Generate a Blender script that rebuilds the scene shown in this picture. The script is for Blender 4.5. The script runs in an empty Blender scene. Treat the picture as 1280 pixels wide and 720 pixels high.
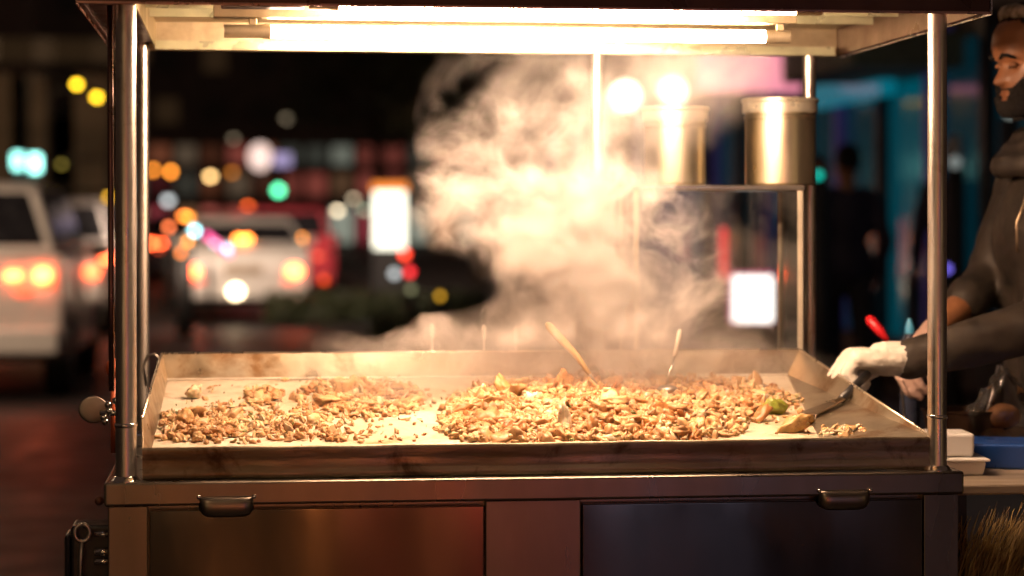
import bpy, bmesh, math, random
import numpy as np
from mathutils import Vector, Matrix, Quaternion, noise as mnoise
random.seed(7)
rng = np.random.default_rng(7)
R = math.radians
sc = bpy.context.scene
COL = sc.collection

# ------------------------------------------------------------------ camera
F = 2760.0
TH = R(6.92)
CAM = Vector((-0.54, -4.013, 1.32))
FW = Vector((math.sin(TH), math.cos(TH), 0)); RT = Vector((math.cos(TH), -math.sin(TH), 0))
HY = 285.0
def ray(px, py):
    return FW + RT * ((px - 640) / F) + Vector((0, 0, (HY - py) / F))
def P(px, py, Y):
    d = ray(px, py); return CAM + d * ((Y - CAM.y) / d.y)
def PD(px, py, dist):
    return CAM + ray(px, py) * dist
def PXp(px, py, X):
    d = ray(px, py); return CAM + d * ((X - CAM.x) / d.x)

cd = bpy.data.cameras.new('camera'); cam = bpy.data.objects.new('camera', cd); COL.objects.link(cam)
cam.location = CAM; cam.rotation_euler = (R(90), 0, -TH)
cd.sensor_width = 36; cd.lens = F / 1280 * 36; cd.shift_y = (HY - 360) / 1280
cd.clip_start = 0.05; cd.clip_end = 2000
cd.dof.use_dof = True; cd.dof.focus_distance = 4.16; cd.dof.aperture_fstop = 2.15
sc.camera = cam

# ------------------------------------------------------------------ world
w = bpy.data.worlds.new('World'); sc.world = w; w.use_nodes = True
nt = w.node_tree; bg = nt.nodes['Background']
sky = nt.nodes.new('ShaderNodeTexSky'); sky.sky_type = 'NISHITA'; sky.sun_disc = False
sky.sun_elevation = R(-4); sky.sun_rotation = R(200)
cg = nt.nodes.new('ShaderNodeMix'); cg.data_type = 'RGBA'; cg.blend_type = 'ADD'; cg.inputs[0].default_value = 1; cg.inputs[7].default_value = (.60, .34, .23, 1)   # city glow in the night sky
nt.links.new(sky.outputs[0], cg.inputs[6]); nt.links.new(cg.outputs[2], bg.inputs[0]); bg.inputs[1].default_value = 0.05
sd = bpy.data.lights.new('moonlight', 'SUN'); sd.energy = 0.012; sd.angle = R(2); sd.color = (.6, .7, 1)
so = bpy.data.objects.new('moonlight', sd); COL.objects.link(so); so.rotation_euler = (R(40), 0, R(200))
sc.view_settings.view_transform = 'Standard'; sc.view_settings.look = 'None'
sc.view_settings.exposure = .42; sc.view_settings.gamma = 1
sc.render.engine = 'CYCLES'
cy = sc.cycles
cy.use_denoising = True
try: cy.denoiser = 'OPENIMAGEDENOISE'
except Exception: pass
cy.max_bounces = 6; cy.diffuse_bounces = 3; cy.glossy_bounces = 4; cy.transmission_bounces = 4
cy.transparent_max_bounces = 16; cy.volume_bounces = 2
cy.sample_clamp_indirect = 4; cy.sample_clamp_direct = 0
cy.caustics_reflective = False; cy.caustics_refractive = False
cy.volume_max_steps = 256
cy.use_adaptive_sampling = False

# ------------------------------------------------------------------ materials
def N(nt, t, **kw):
    n = nt.nodes.new(t)
    for k, v in kw.items():
        if k.startswith('i_'):
            key = k[2:]
            n.inputs[int(key) if key.isdigit() else key.replace('_', ' ')].default_value = v
        else: setattr(n, k, v)
    return n
MATS = {}
def mat(name, col, rough=.5, metal=0.0, var=.12, vscale=8, stretch=(1, 1, 1), bump=0.0, bscale=60,
        rvar=.1, col2=None, emit=None, estr=0, spec=.5, coat=0, coord='Object', sss=0, trans=0, cscale=None, stain=None, samt=.7, sscale=5.0, slo=.54):
    if name in MATS: return MATS[name]
    m = bpy.data.materials.new(name); m.use_nodes = True; nt = m.node_tree
    b = nt.nodes['Principled BSDF']; L = nt.links.new
    b.inputs['Metallic'].default_value = metal; b.inputs['Specular IOR Level'].default_value = spec
    b.inputs['Coat Weight'].default_value = coat
    if sss: b.inputs['Subsurface Weight'].default_value = sss; b.inputs['Subsurface Scale'].default_value = .01
    if trans: b.inputs['Transmission Weight'].default_value = trans
    tc = N(nt, 'ShaderNodeTexCoord'); mp = N(nt, 'ShaderNodeMapping'); mp.inputs['Scale'].default_value = stretch
    L(tc.outputs[coord], mp.inputs['Vector'])
    nz = N(nt, 'ShaderNodeTexNoise', i_Scale=vscale, i_Detail=6.0, i_Roughness=.6); L(mp.outputs[0], nz.inputs['Vector'])
    c2 = col2 if col2 else tuple(max(0, c * (1 - 2.2 * var)) for c in col)
    c1 = col if col2 else tuple(min(1, c * (1 + var)) for c in col)
    mx = N(nt, 'ShaderNodeMix', data_type='RGBA'); mx.inputs[6].default_value = (*c2, 1); mx.inputs[7].default_value = (*c1, 1)
    mr = N(nt, 'ShaderNodeMapRange'); mr.inputs[1].default_value = .32; mr.inputs[2].default_value = .62
    L(nz.outputs[0], mr.inputs[0]); L(mr.outputs[0], mx.inputs[0]); L(mx.outputs[2], b.inputs['Base Color'])
    if stain:
        ns = N(nt, 'ShaderNodeTexNoise', i_Scale=float(sscale), i_Detail=8.0, i_Roughness=.68, i_Distortion=.4); L(tc.outputs[coord], ns.inputs['Vector'])
        ms = N(nt, 'ShaderNodeMapRange'); ms.inputs[1].default_value = slo; ms.inputs[2].default_value = slo + .14; ms.inputs[4].default_value = samt; L(ns.outputs[0], ms.inputs[0])
        m3 = N(nt, 'ShaderNodeMix', data_type='RGBA'); L(ms.outputs[0], m3.inputs[0]); L(mx.outputs[2], m3.inputs[6]); m3.inputs[7].default_value = (*stain, 1); L(m3.outputs[2], b.inputs['Base Color'])
    nz2 = N(nt, 'ShaderNodeTexNoise', i_Scale=vscale * 2.3, i_Detail=4.0); L(mp.outputs[0], nz2.inputs['Vector'])
    mr2 = N(nt, 'ShaderNodeMapRange'); mr2.inputs[1].default_value = .3; mr2.inputs[2].default_value = .7
    mr2.inputs[3].default_value = max(.02, rough - rvar); mr2.inputs[4].default_value = min(1, rough + rvar)
    L(nz2.outputs[0], mr2.inputs[0]); L(mr2.outputs[0], b.inputs['Roughness'])
    if bump:
        nb = N(nt, 'ShaderNodeTexNoise', i_Scale=bscale, i_Detail=5.0); L(mp.outputs[0], nb.inputs['Vector'])
        bp = N(nt, 'ShaderNodeBump', i_Strength=bump, i_Distance=.01); L(nb.outputs[0], bp.inputs['Height']); L(bp.outputs[0], b.inputs['Normal'])
    if emit:
        b.inputs['Emission Color'].default_value = (*emit, 1); b.inputs['Emission Strength'].default_value = estr
    MATS[name] = m; return m
def glow(name, col, s, base=(.1, .1, .1)):
    if name in MATS: return MATS[name]
    return mat(name, base, .3, var=.02, emit=col, estr=s)
def glass(name, tint=(.9, .92, .92), rough=.03, smear=0.0):
    if name in MATS: return MATS[name]
    m = bpy.data.materials.new(name); m.use_nodes = True; nt = m.node_tree; L = nt.links.new
    for n in list(nt.nodes):
        if n.type != 'OUTPUT_MATERIAL': nt.nodes.remove(n)
    out = [n for n in nt.nodes if n.type == 'OUTPUT_MATERIAL'][0]
    tr = N(nt, 'ShaderNodeBsdfTransparent'); tr.inputs[0].default_value = (*tint, 1)
    gl = N(nt, 'ShaderNodeBsdfGlossy'); gl.inputs['Roughness'].default_value = rough
    fr = N(nt, 'ShaderNodeFresnel', i_IOR=1.5); mx = N(nt, 'ShaderNodeMixShader')
    L(fr.outputs[0], mx.inputs[0]); L(tr.outputs[0], mx.inputs[1]); L(gl.outputs[0], mx.inputs[2])
    last = mx
    if smear:
        df = N(nt, 'ShaderNodeBsdfDiffuse'); df.inputs[0].default_value = (.6, .57, .52, 1)
        nz = N(nt, 'ShaderNodeTexNoise', i_Scale=9.0, i_Detail=5.0); tc = N(nt, 'ShaderNodeTexCoord')
        L(tc.outputs['Object'], nz.inputs['Vector'])
        mr = N(nt, 'ShaderNodeMapRange'); mr.inputs[1].default_value = .35; mr.inputs[2].default_value = .8
        mr.inputs[3].default_value = 0; mr.inputs[4].default_value = smear; L(nz.outputs[0], mr.inputs[0])
        m2 = N(nt, 'ShaderNodeMixShader'); L(mr.outputs[0], m2.inputs[0]); L(mx.outputs[0], m2.inputs[1]); L(df.outputs[0], m2.inputs[2]); last = m2
    L(last.outputs[0], out.inputs[0]); MATS[name] = m; return m

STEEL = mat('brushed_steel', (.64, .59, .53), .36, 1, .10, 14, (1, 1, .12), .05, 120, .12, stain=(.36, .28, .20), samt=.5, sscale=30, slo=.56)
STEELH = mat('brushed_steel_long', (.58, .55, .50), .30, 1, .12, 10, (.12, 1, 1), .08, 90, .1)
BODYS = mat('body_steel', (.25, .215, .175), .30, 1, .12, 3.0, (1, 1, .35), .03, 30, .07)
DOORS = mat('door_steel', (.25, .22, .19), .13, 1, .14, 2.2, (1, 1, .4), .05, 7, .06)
CHROME = mat('chrome', (.75, .72, .68), .12, 1, .05, 20)
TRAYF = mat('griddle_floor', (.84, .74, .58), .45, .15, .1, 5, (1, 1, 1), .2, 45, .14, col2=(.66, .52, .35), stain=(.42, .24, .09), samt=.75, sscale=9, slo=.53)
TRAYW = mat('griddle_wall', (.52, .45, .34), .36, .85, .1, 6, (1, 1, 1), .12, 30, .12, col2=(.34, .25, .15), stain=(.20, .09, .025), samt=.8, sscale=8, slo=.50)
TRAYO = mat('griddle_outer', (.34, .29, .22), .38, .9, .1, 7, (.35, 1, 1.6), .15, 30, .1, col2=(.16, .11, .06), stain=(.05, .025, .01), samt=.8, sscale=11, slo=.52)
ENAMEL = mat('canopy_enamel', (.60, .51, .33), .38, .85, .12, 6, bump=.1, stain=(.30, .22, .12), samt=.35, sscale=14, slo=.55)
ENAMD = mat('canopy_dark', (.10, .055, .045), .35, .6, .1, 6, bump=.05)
BLACK = mat('black_plastic', (.02, .02, .022), .38, 0, .1, 20, bump=.1)
RUBBER = mat('tyre_rubber', (.02, .02, .02), .8, 0, .1, 20, bump=.2)

# ------------------------------------------------------------------ object helpers
def finish(o, m=None, smooth=True):
    if m is not None and not o.data.materials: o.data.materials.append(m)
    if smooth:
        for p in o.data.polygons: p.use_smooth = True
    return o
def obj(name, bm, m, parent=None, smooth=False, bev=0, seg=2, auto=None):
    me = bpy.data.meshes.new(name); bmesh.ops.recalc_face_normals(bm, faces=bm.faces); bm.to_mesh(me); bm.free()
    o = bpy.data.objects.new(name, me); COL.objects.link(o)
    if m: me.materials.append(m)
    if bev:
        md = o.modifiers.new('bevel', 'BEVEL'); md.width = bev; md.segments = seg; md.limit_method = 'ANGLE'; md.angle_limit = R(35)
    if smooth or auto:
        for p in me.polygons: p.use_smooth = True
        if auto:
            bm2 = bmesh.new(); bm2.from_mesh(me)
            for e in bm2.edges:
                if len(e.link_faces) == 2 and e.calc_face_angle(0) > R(auto): e.smooth = False
            bm2.to_mesh(me); bm2.free()
    if parent: o.parent = parent
    return o
def tag(o, label=None, cat=None, group=None, kind=None):
    if label: o['label'] = label
    if cat: o['category'] = cat
    if group: o['group'] = group
    if kind: o['kind'] = kind
    return o
def thing(name, label, cat, loc=(0, 0, 0), rz=0, group=None):
    o = bpy.data.objects.new(name, None); COL.objects.link(o); o.location = loc; o.rotation_euler = (0, 0, rz)
    o.empty_display_size = .1
    return tag(o, label, cat, group)
KIDS = {}
def copy_tree(o, parent=None):
    c = o.copy(); COL.objects.link(c)
    if parent: c.parent = parent
    for ch in [x for x in ALLO() if x.parent == o]: copy_tree(ch, c)
    return c
def ALLO(): return list(COL.objects)
def box(bm, x0, x1, y0, y1, z0, z1, M=None):
    vs = [Vector((x, y, z)) for x in (x0, x1) for y in (y0, y1) for z in (z0, z1)]
    if M: vs = [M @ v for v in vs]
    v = [bm.verts.new(p) for p in vs]
    for f in ((0, 1, 3, 2), (4, 6, 7, 5), (0, 4, 5, 1), (2, 3, 7, 6), (0, 2, 6, 4), (1, 5, 7, 3)):
        bm.faces.new([v[i] for i in f])
    return bm
def hexa(bm, pts):   # 8 pts: bottom ring 4 then top ring 4
    v = [bm.verts.new(p) for p in pts]
    for f in ((3, 2, 1, 0), (4, 5, 6, 7), (0, 1, 5, 4), (1, 2, 6, 5), (2, 3, 7, 6), (3, 0, 4, 7)):
        bm.faces.new([v[i] for i in f])
def tube(bm, p0, p1, r0, r1=None, n=20, caps=True):
    p0 = Vector(p0); p1 = Vector(p1); r1 = r0 if r1 is None else r1
    d = (p1 - p0).normalized(); a = d.orthogonal().normalized(); b = d.cross(a)
    A = []; B = []
    for i in range(n):
        t = 2 * math.pi * i / n; e = a * math.cos(t) + b * math.sin(t)
        A.append(bm.verts.new(p0 + e * r0)); B.append(bm.verts.new(p1 + e * r1))
    for i in range(n): bm.faces.new([A[i], A[(i + 1) % n], B[(i + 1) % n], B[i]])
    if caps: bm.faces.new(A[::-1]); bm.faces.new(B)
def polytube(bm, pts, r, n=10):
    pts = [Vector(p) for p in pts]; rings = []
    rr = r if isinstance(r, (list, tuple)) else [r] * len(pts)
    a = None
    for i, p in enumerate(pts):
        d = (pts[min(i + 1, len(pts) - 1)] - pts[max(i - 1, 0)]).normalized()
        a = d.orthogonal().normalized() if a is None else (a - d * a.dot(d)).normalized()
        b = d.cross(a)
        rings.append([bm.verts.new(p + (a * math.cos(2 * math.pi * k / n) + b * math.sin(2 * math.pi * k / n)) * rr[i]) for k in range(n)])
    for A, B in zip(rings, rings[1:]):
        for k in range(n): bm.faces.new([A[k], A[(k + 1) % n], B[(k + 1) % n], B[k]])
    bm.faces.new(rings[0][::-1]); bm.faces.new(rings[-1])
def lathe(bm, prof, n=40, c=(0, 0, 0)):
    c = Vector(c); rings = []
    for r, z in prof:
        rings.append([bm.verts.new(c + Vector((r * math.cos(2 * math.pi * k / n), r * math.sin(2 * math.pi * k / n), z))) for k in range(n)] if r > 1e-5 else [bm.verts.new(c + Vector((0, 0, z)))])
    for A, B in zip(rings, rings[1:]):
        for k in range(n):
            k2 = (k + 1) % n
            if len(A) == 1 and len(B) == 1: break
            if len(A) == 1: bm.faces.new([A[0], B[k2], B[k]])
            elif len(B) == 1: bm.faces.new([A[k], A[k2], B[0]])
            else: bm.faces.new([A[k], A[k2], B[k2], B[k]])
def sphere(bm, c, r, sx=1, sy=1, sz=1, sub=3, M=None):
    g = bmesh.ops.create_icosphere(bm, subdivisions=sub, radius=1)
    T = Matrix.Translation(c) @ (M if M else Matrix()) @ Matrix.Diagonal((r * sx, r * sy, r * sz, 1))
    bmesh.ops.transform(bm, matrix=T, verts=g['verts'])
def capsule(bm, p0, p1, r0, r1):
    tube(bm, p0, p1, r0, r1, 16); sphere(bm, Vector(p0), r0, sub=2); sphere(bm, Vector(p1), r1, sub=2)
TMP = bpy.data.scenes.new('workbench')
def voxel(name, bm, m, parent, vox=.006, smooth=4, disp=None):
    """union of overlapping solids -> one continuous skin"""
    me = bpy.data.meshes.new(name); bmesh.ops.recalc_face_normals(bm, faces=bm.faces); bm.to_mesh(me); bm.free()
    o = bpy.data.objects.new(name, me); TMP.collection.objects.link(o)
    md = o.modifiers.new('r', 'REMESH'); md.mode = 'VOXEL'; md.voxel_size = vox
    s = o.modifiers.new('s', 'SMOOTH'); s.iterations = smooth; s.factor = .5
    TMP.view_layers[0].update(); dg = TMP.view_layers[0].depsgraph
    me2 = bpy.data.meshes.new_from_object(o.evaluated_get(dg)); o.modifiers.clear(); o.data = me2; bpy.data.meshes.remove(me)
    TMP.collection.objects.unlink(o); COL.objects.link(o)
    me2.name = name
    if disp:
        cs = [v.co + v.normal * disp(v.co) for v in me2.vertices]
        me2.vertices.foreach_set('co', [x for c in cs for x in c])
    me2.materials.clear(); me2.materials.append(m)
    for p in me2.polygons: p.use_smooth = True
    if parent: o.parent = parent
    return o

# ------------------------------------------------------------------ the cart
def wp(o, parent):
    """mesh written in scene coordinates, parented to an un-rotated thing"""
    o.parent = parent
    if parent.type == 'EMPTY': o.matrix_parent_inverse = Matrix.Translation(-parent.location)
    return o
def part(name, bm, m, parent, **k):
    return wp(obj(name, bm, m, None, **k), parent)

CZ = .867       # counter top
cart = thing('food_cart', 'stainless steel street food cart with lit canopy, two cupboard doors and slim posts', 'food cart', (0, .45, 0))
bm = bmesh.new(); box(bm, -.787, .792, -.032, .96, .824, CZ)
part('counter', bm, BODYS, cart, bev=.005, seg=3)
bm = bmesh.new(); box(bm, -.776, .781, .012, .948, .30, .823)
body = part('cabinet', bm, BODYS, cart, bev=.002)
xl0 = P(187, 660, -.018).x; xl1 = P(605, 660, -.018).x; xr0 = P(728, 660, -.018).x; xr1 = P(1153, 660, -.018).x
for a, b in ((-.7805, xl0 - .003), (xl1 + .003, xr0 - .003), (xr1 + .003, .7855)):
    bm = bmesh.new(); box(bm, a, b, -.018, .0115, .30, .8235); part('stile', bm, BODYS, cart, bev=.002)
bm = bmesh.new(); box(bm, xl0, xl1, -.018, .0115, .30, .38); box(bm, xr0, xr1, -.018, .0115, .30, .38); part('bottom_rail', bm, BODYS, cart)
DT = .8145
for a, b in ((xl0, xl1), (xr0, xr1)):
    # slightly bowed sheet door
    bm = bmesh.new(); n = 24; rows = []
    for j in range(13):
        z = .385 + (DT - .385) * j / 12
        rows.append([bm.verts.new((a + (b - a) * i / n,
            -.0185 - .0007 * math.sin(i * .55 + a * 9 + j * .12), z)) for i in range(n + 1)])
    for r0, r1 in zip(rows, rows[1:]):
        for i in range(n): bm.faces.new([r0[i], r0[i + 1], r1[i + 1], r1[i]])
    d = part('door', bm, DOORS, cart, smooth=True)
    s = d.modifiers.new('s', 'SOLIDIFY'); s.thickness = .012; s.offset = -1
    bb = d.modifiers.new('b', 'BEVEL'); bb.width = .002; bb.segments = 2; bb.limit_method = 'ANGLE'; bb.harden_normals = True
    hx = P(283 if a < 0 else 1055, 632, -.03).x; zt = P(283 if a < 0 else 1055, 621 if a < 0 else 613, -.03).z
    bm = bmesh.new()   # pull handle: bowed tab with rolled lip
    pr = [(-.033, zt + .0015), (-.038, zt - .002), (-.0415, zt - .010), (-.0415, zt - .024), (-.038, zt - .033), (-.031, zt - .0365)]
    rows = []
    for k in range(17):
        u = -1 + 2 * k / 16; sh = 1 - .0 * u
        q = (1 - abs(u) ** 8) * .45 + .55
        rows.append([bm.verts.new((hx + u * .0485, -.0195 + (y + .0195) * q, zt + (z - zt) * (1 - .35 * abs(u) ** 7))) for y, z in pr])
    for r0, r1 in zip(rows, rows[1:]):
        for i in range(len(pr) - 1): bm.faces.new([r0[i], r0[i + 1], r1[i + 1], r1[i]])
    h = part('handle', bm, BODYS, d, smooth=True); s = h.modifiers.new('s', 'SOLIDIFY'); s.thickness = .002
    bm = bmesh.new()
    bm.free()
    for sx in (-1, 1):
        bm = bmesh.new(); sphere(bm, (hx + sx * .0485, -.037, zt + .0005), .0042, sy=.9); part('rivet', bm, CHROME, h, smooth=True)
POSTS = [(-.75, 0, .0188), (.75, 0, .0180)]
pl = P(179, 300, .90); pr_ = P(1011.5, 300, .90); pm = P(746, 200, .91)
POSTS += [(pl.x, .90, .0135), (pr_.x, .90, .0155), (pm.x, .91, .0165)]
for x, y, r in POSTS:
    bm = bmesh.new()
    lathe(bm, [(0, CZ - .001), (r, CZ - .001), (r, 1.73), (0, 1.73)], 40, (x, y, 0))
    p = part('post', bm, STEEL, cart, auto=40)
    bm = bmesh.new(); lathe(bm, [(r + .0005, CZ + .009), (r + .0035, CZ + .007), (r + .007, CZ + .002), (r + .010, CZ + .0005), (r + .010, CZ - .0005), (0, CZ - .0005)], 40, (x, y, 0))
    part('flange', bm, CHROME, p, auto=50); bm = bmesh.new()
    if y == 0: lathe(bm, [(r + .0003, .963), (r + .0016, .9645), (r + .0016, .969), (r + .0003, .9705)], 40, (x, y, 0))
    if y == 0: part('joint_ring', bm, CHROME, p, auto=50)
# slim dark rod beside the front left post
bm = bmesh.new(); polytube(bm, [(-.776, .012, CZ + .16), (-.777, .012, 1.2), (-.778, .012, 1.5), (-.779, .012, 1.72)], .0055, 12)
part('side_rod', bm, mat('rod_dark', (.16, .09, .08), .3, .8), cart, smooth=True)
# canopy : front/side/rear lips, ceiling, roof
XA, XB, YA, YB = -.829, .820, -.095, .93
ZL, ZC, ZR = 1.714, 1.775, 1.86
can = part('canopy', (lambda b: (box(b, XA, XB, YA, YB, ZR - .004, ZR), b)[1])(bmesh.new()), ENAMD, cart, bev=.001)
def cp(name, a, m, **k):
    bm = bmesh.new()
    for t in a: box(bm, *t)
    return part(name, bm, m, can, **k)
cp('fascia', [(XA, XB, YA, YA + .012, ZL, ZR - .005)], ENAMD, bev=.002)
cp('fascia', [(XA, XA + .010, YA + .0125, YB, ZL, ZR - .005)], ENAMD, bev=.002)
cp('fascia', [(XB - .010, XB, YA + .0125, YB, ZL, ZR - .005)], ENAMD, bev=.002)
cp('fascia', [(XA + .0105, XB - .0105, YB - .012, YB, ZL - .002, ZR - .005)], ENAMEL, bev=.002)
cp('trim', [(XA - .002, XB + .002, YA - .003, YA - .0002, ZL - .002, ZL + .003)], mat('trim_metal', (.62, .38, .33), .3, .9), bev=.001)
cp('trim', [(XA - .0025, XA - .0005, YA, YB, ZL - .003, ZL + .004)], MATS['trim_metal'])
cp('trim', [(XB + .0003, XB + .003, YA - .003, YB, ZL - .003, ZL + .05)], mat('trim_bright', (.7, .66, .66), .3, .9))
# translucent-looking cream ceiling pan and dark overhang soffits
cp('ceiling', [(-.735, .80, YA + .0125, YB - .0125, ZC, ZC + .003)], ENAMEL)
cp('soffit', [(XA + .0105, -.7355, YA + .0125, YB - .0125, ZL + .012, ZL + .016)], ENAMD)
cp('side_panel', [(-.736, -.733, YA + .0125, YB - .0125, ZL + .004, ZC - .001)], ENAMEL)
cp('rail', [(-.732, .79, .868, .874, ZL - .003, ZL + .016), (-.732, .79, .56, .566, ZC - .022, ZC - .0005), (-.732, .79, .38, .386, ZC - .022, ZC - .0005)], mat('rail_cream', (.62, .62, .40), .3, .6))
# louvred vent strip at the left of the ceiling
bm = bmesh.new()
for k in range(15):
    x = -.70 + k * .0165
    for j in range(3): box(bm, x, x + .010, .045 + j * .012, .052 + j * .012, ZC - .006, ZC - .001)
part('vent', bm, mat('vent_dark', (.05, .04, .03), .6), can)
TUBE = glow('lamp_tube', (1, .64, .41), 180)
def lamp(label, x0, x1, y, z, rad, body):
    t = thing('fluorescent_lamp', label, 'lamp', ((x0 + x1) / 2, y, z), 0, 'tube lamps under the canopy')
    bm = bmesh.new(); tube(bm, (x0, y, z), (x1, y, z), rad, n=20); part('tube', bm, TUBE, t, smooth=True, auto=40)
    bm = bmesh.new(); tube(bm, (x0 - body, y, z), (x0 - .0005, y, z), rad * 1.02, n=20); tube(bm, (x0 - .012, y, z), (x0 + .004, y, z), rad * 1.14, n=20)
    part('end_cap', bm, mat('cap_tan', (.45, .38, .26), .35, .6), t, auto=40); bm = bmesh.new()
    tube(bm, (x1 + .0005, y, z), (x1 + .05, y, z), rad * 1.02, n=20); part('end_cap', bm, mat('cap_tan', (.45, .38, .26), .35, .6), t, auto=40)
    bm = bmesh.new(); box(bm, x0 - body - .02, x1 + .06, y - .022, y + .022, z + rad + .012, ZC - .001)
    for x in (x0 - .03, x1 + .03): box(bm, x - .008, x + .008, y - .006, y + .006, z + rad * .9, z + rad + .0125)
    part('housing', bm, ENAMEL, t, bev=.002)
x0 = P(336, 38, .24).x
lamp('rear tube lamp under the canopy ceiling, its tan socket showing at left', x0, x0 + .97, .24, P(400, 40, .24).z, .0125, .085)
x0 = P(421, 18, -.05).x
lamp('front tube lamp close behind the canopy lip, with a dark box at its left end', x0, x0 + .84, -.05, 1.722, .011, .05)
bm = bmesh.new(); box(bm, P(276, 18, -.05).x, P(419, 18, -.05).x - .055, -.075, -.025, 1.712, 1.735)
part('ballast_box', bm, mat('ballast', (.06, .035, .03), .4), cart, bev=.003)
# left side fittings
lz = P(125, 512, .22)
bm = bmesh.new()
M = Matrix.Translation(lz + Vector((-.012, 0, 0))) @ Matrix.Rotation(R(8), 4, 'Y')
sphere(bm, (0, 0, 0), .027, 1.05, .10, .95, M=Matrix()); bmesh.ops.transform(bm, matrix=M, verts=bm.verts)
lt = part('latch_plate', bm, mat('latch_steel', (.36, .31, .27), .42, .9), cart, smooth=True)
bm = bmesh.new()
for dx, dz in ((.016, .010), (.017, -.002), (.008, -.014), (.03, .017), (.010, -.022)):
    sphere(bm, lz + Vector((dx, -.008, dz)), .0075, sub=2)
tube(bm, lz + Vector((.0, -.006, -.006)), lz + Vector((.055, -.006, -.006)), .0055)
part('wing_nut', bm, CHROME, lt, smooth=True)
bm = bmesh.new(); tube(bm, lz + Vector((.04, 0, -.01)), (lz.x + .04, lz.y, CZ), .006); part('bracket', bm, STEEL, lt, smooth=True)
kz = P(124, 626, .02)
bm = bmesh.new(); sphere(bm, kz, .0085); tube(bm, kz, kz + Vector((.03, 0, 0)), .0045); part('knob', bm, mat('knob_dark', (.2, .1, .07), .35, .6), cart, smooth=True)
# orange-red knob behind the post
kz = P(142, 460, .5)
bm = bmesh.new(); sphere(bm, kz, .016, sz=1.3); tube(bm, kz, (kz.x + .0, kz.y, CZ), .006); part('gas_knob', bm, mat('knob_red', (.55, .12, .05), .4), cart, smooth=True)
# black hitch bracket with chrome latch at lower left
a = P(82, 652, .10); b = P(134, 652, .10)
bm = bmesh.new(); box(bm, a.x + .012, -.7765, .07, .16, .42, a.z - .004)
box(bm, a.x, a.x + .011, .07, .16, .58, a.z - .02)
h = part('hitch_box', bm, BLACK, cart, bev=.006)
bm = bmesh.new(); c = P(103, 666, .055); n = 26
pts = [c + Vector((math.sin(t) * .0135, 0, math.cos(t) * .0155)) for t in [2 * math.pi * k / n for k in range(n + 1)]]
polytube(bm, pts, .0042, 8); polytube(bm, [c + Vector((0, 0, -.016)), c + Vector((-.003, 0, -.05)), c + Vector((-.004, 0, -.2))], .0042, 8)
part('latch_ring', bm, STEEL, h, smooth=True)
bm = bmesh.new()
for py, rr in ((668, .005), (690, .0075), (702, .006)):
    q = P(118, py, .06); tube(bm, q, (-.775, q.y, q.z), rr)
part('latch_rod', bm, CHROME, h, smooth=True)
# undercarriage
for sx in (-1, 1):
    bm = bmesh.new(); x = sx * .70
    for r0, m_ in ((.24, 0),):
        lathe(bm, [(.13, -.03), (.22, -.035), (.24, -.02), (.24, .02), (.22, .035), (.13, .03), (.13, -.03)], 36)
    bmesh.ops.transform(bm, matrix=Matrix.Translation((x, .62, .24)) @ Matrix.Rotation(R(90), 4, 'Y'), verts=bm.verts)
    wv = part('wheel', bm, RUBBER, cart, auto=40)
    bm = bmesh.new(); lathe(bm, [(0, -.03), (.05, -.03), (.128, -.02), (.128, .02), (.05, .03), (0, .03)], 24)
    bmesh.ops.transform(bm, matrix=Matrix.Translation((x, .62, .24)) @ Matrix.Rotation(R(90), 4, 'Y'), verts=bm.verts)
    part('rim', bm, STEEL, wv, auto=40)
    bm = bmesh.new(); box(bm, x - .02, x + .02, .04, .08, 0, .30); part('leg', bm, BODYS, cart)

# ------------------------------------------------------------------ griddle
gr = thing('griddle', 'wide steel griddle tray full of chopped meat on the cart counter', 'griddle', (0, .37, CZ))
fl0, fl1 = .907, .997
FY0, FY1 = .006, .715
def floor_z(y): return fl0 + (fl1 - fl0) * (y - FY0) / (FY1 - FY0)
XLf, XLr = P(178, 560, 0).x, P(202, 443, .73).x
XRf, XRr = P(1164, 546, 0).x, P(1000, 438, .73).x
zF = .9245; zRr = P(600, 440, .73).z
fXL0, fXL1 = XLf + .012, XLr + .012
fXR0, fXR1 = P(1030, 555, .01).x, P(984, 470, .715).x
bm = bmesh.new()
v = [bm.verts.new(p) for p in ((fXL0, FY0, fl0), (fXR0, FY0, fl0), (fXR1, FY1, fl1), (fXL1, FY1, fl1))]; bm.faces.new(v)
bmesh.ops.subdivide_edges(bm, edges=bm.edges[:], cuts=60, use_grid_fill=True)
for q in bm.verts: q.co.z += .0022 * mnoise.noise(q.co * 5)
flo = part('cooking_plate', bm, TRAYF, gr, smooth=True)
def sheet(name, quads, m, th=.003):
    bm = bmesh.new()
    for q in quads: bm.faces.new([bm.verts.new(p) for p in q])
    bmesh.ops.remove_doubles(bm, verts=bm.verts, dist=1e-5)
    o = part(name, bm, m, gr); s = o.modifiers.new('s', 'SOLIDIFY'); s.thickness = th; s.offset = 0
    b2 = o.modifiers.new('b', 'BEVEL'); b2.width = .0012; b2.segments = 2; b2.limit_method = 'ANGLE'
    return o
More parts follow.
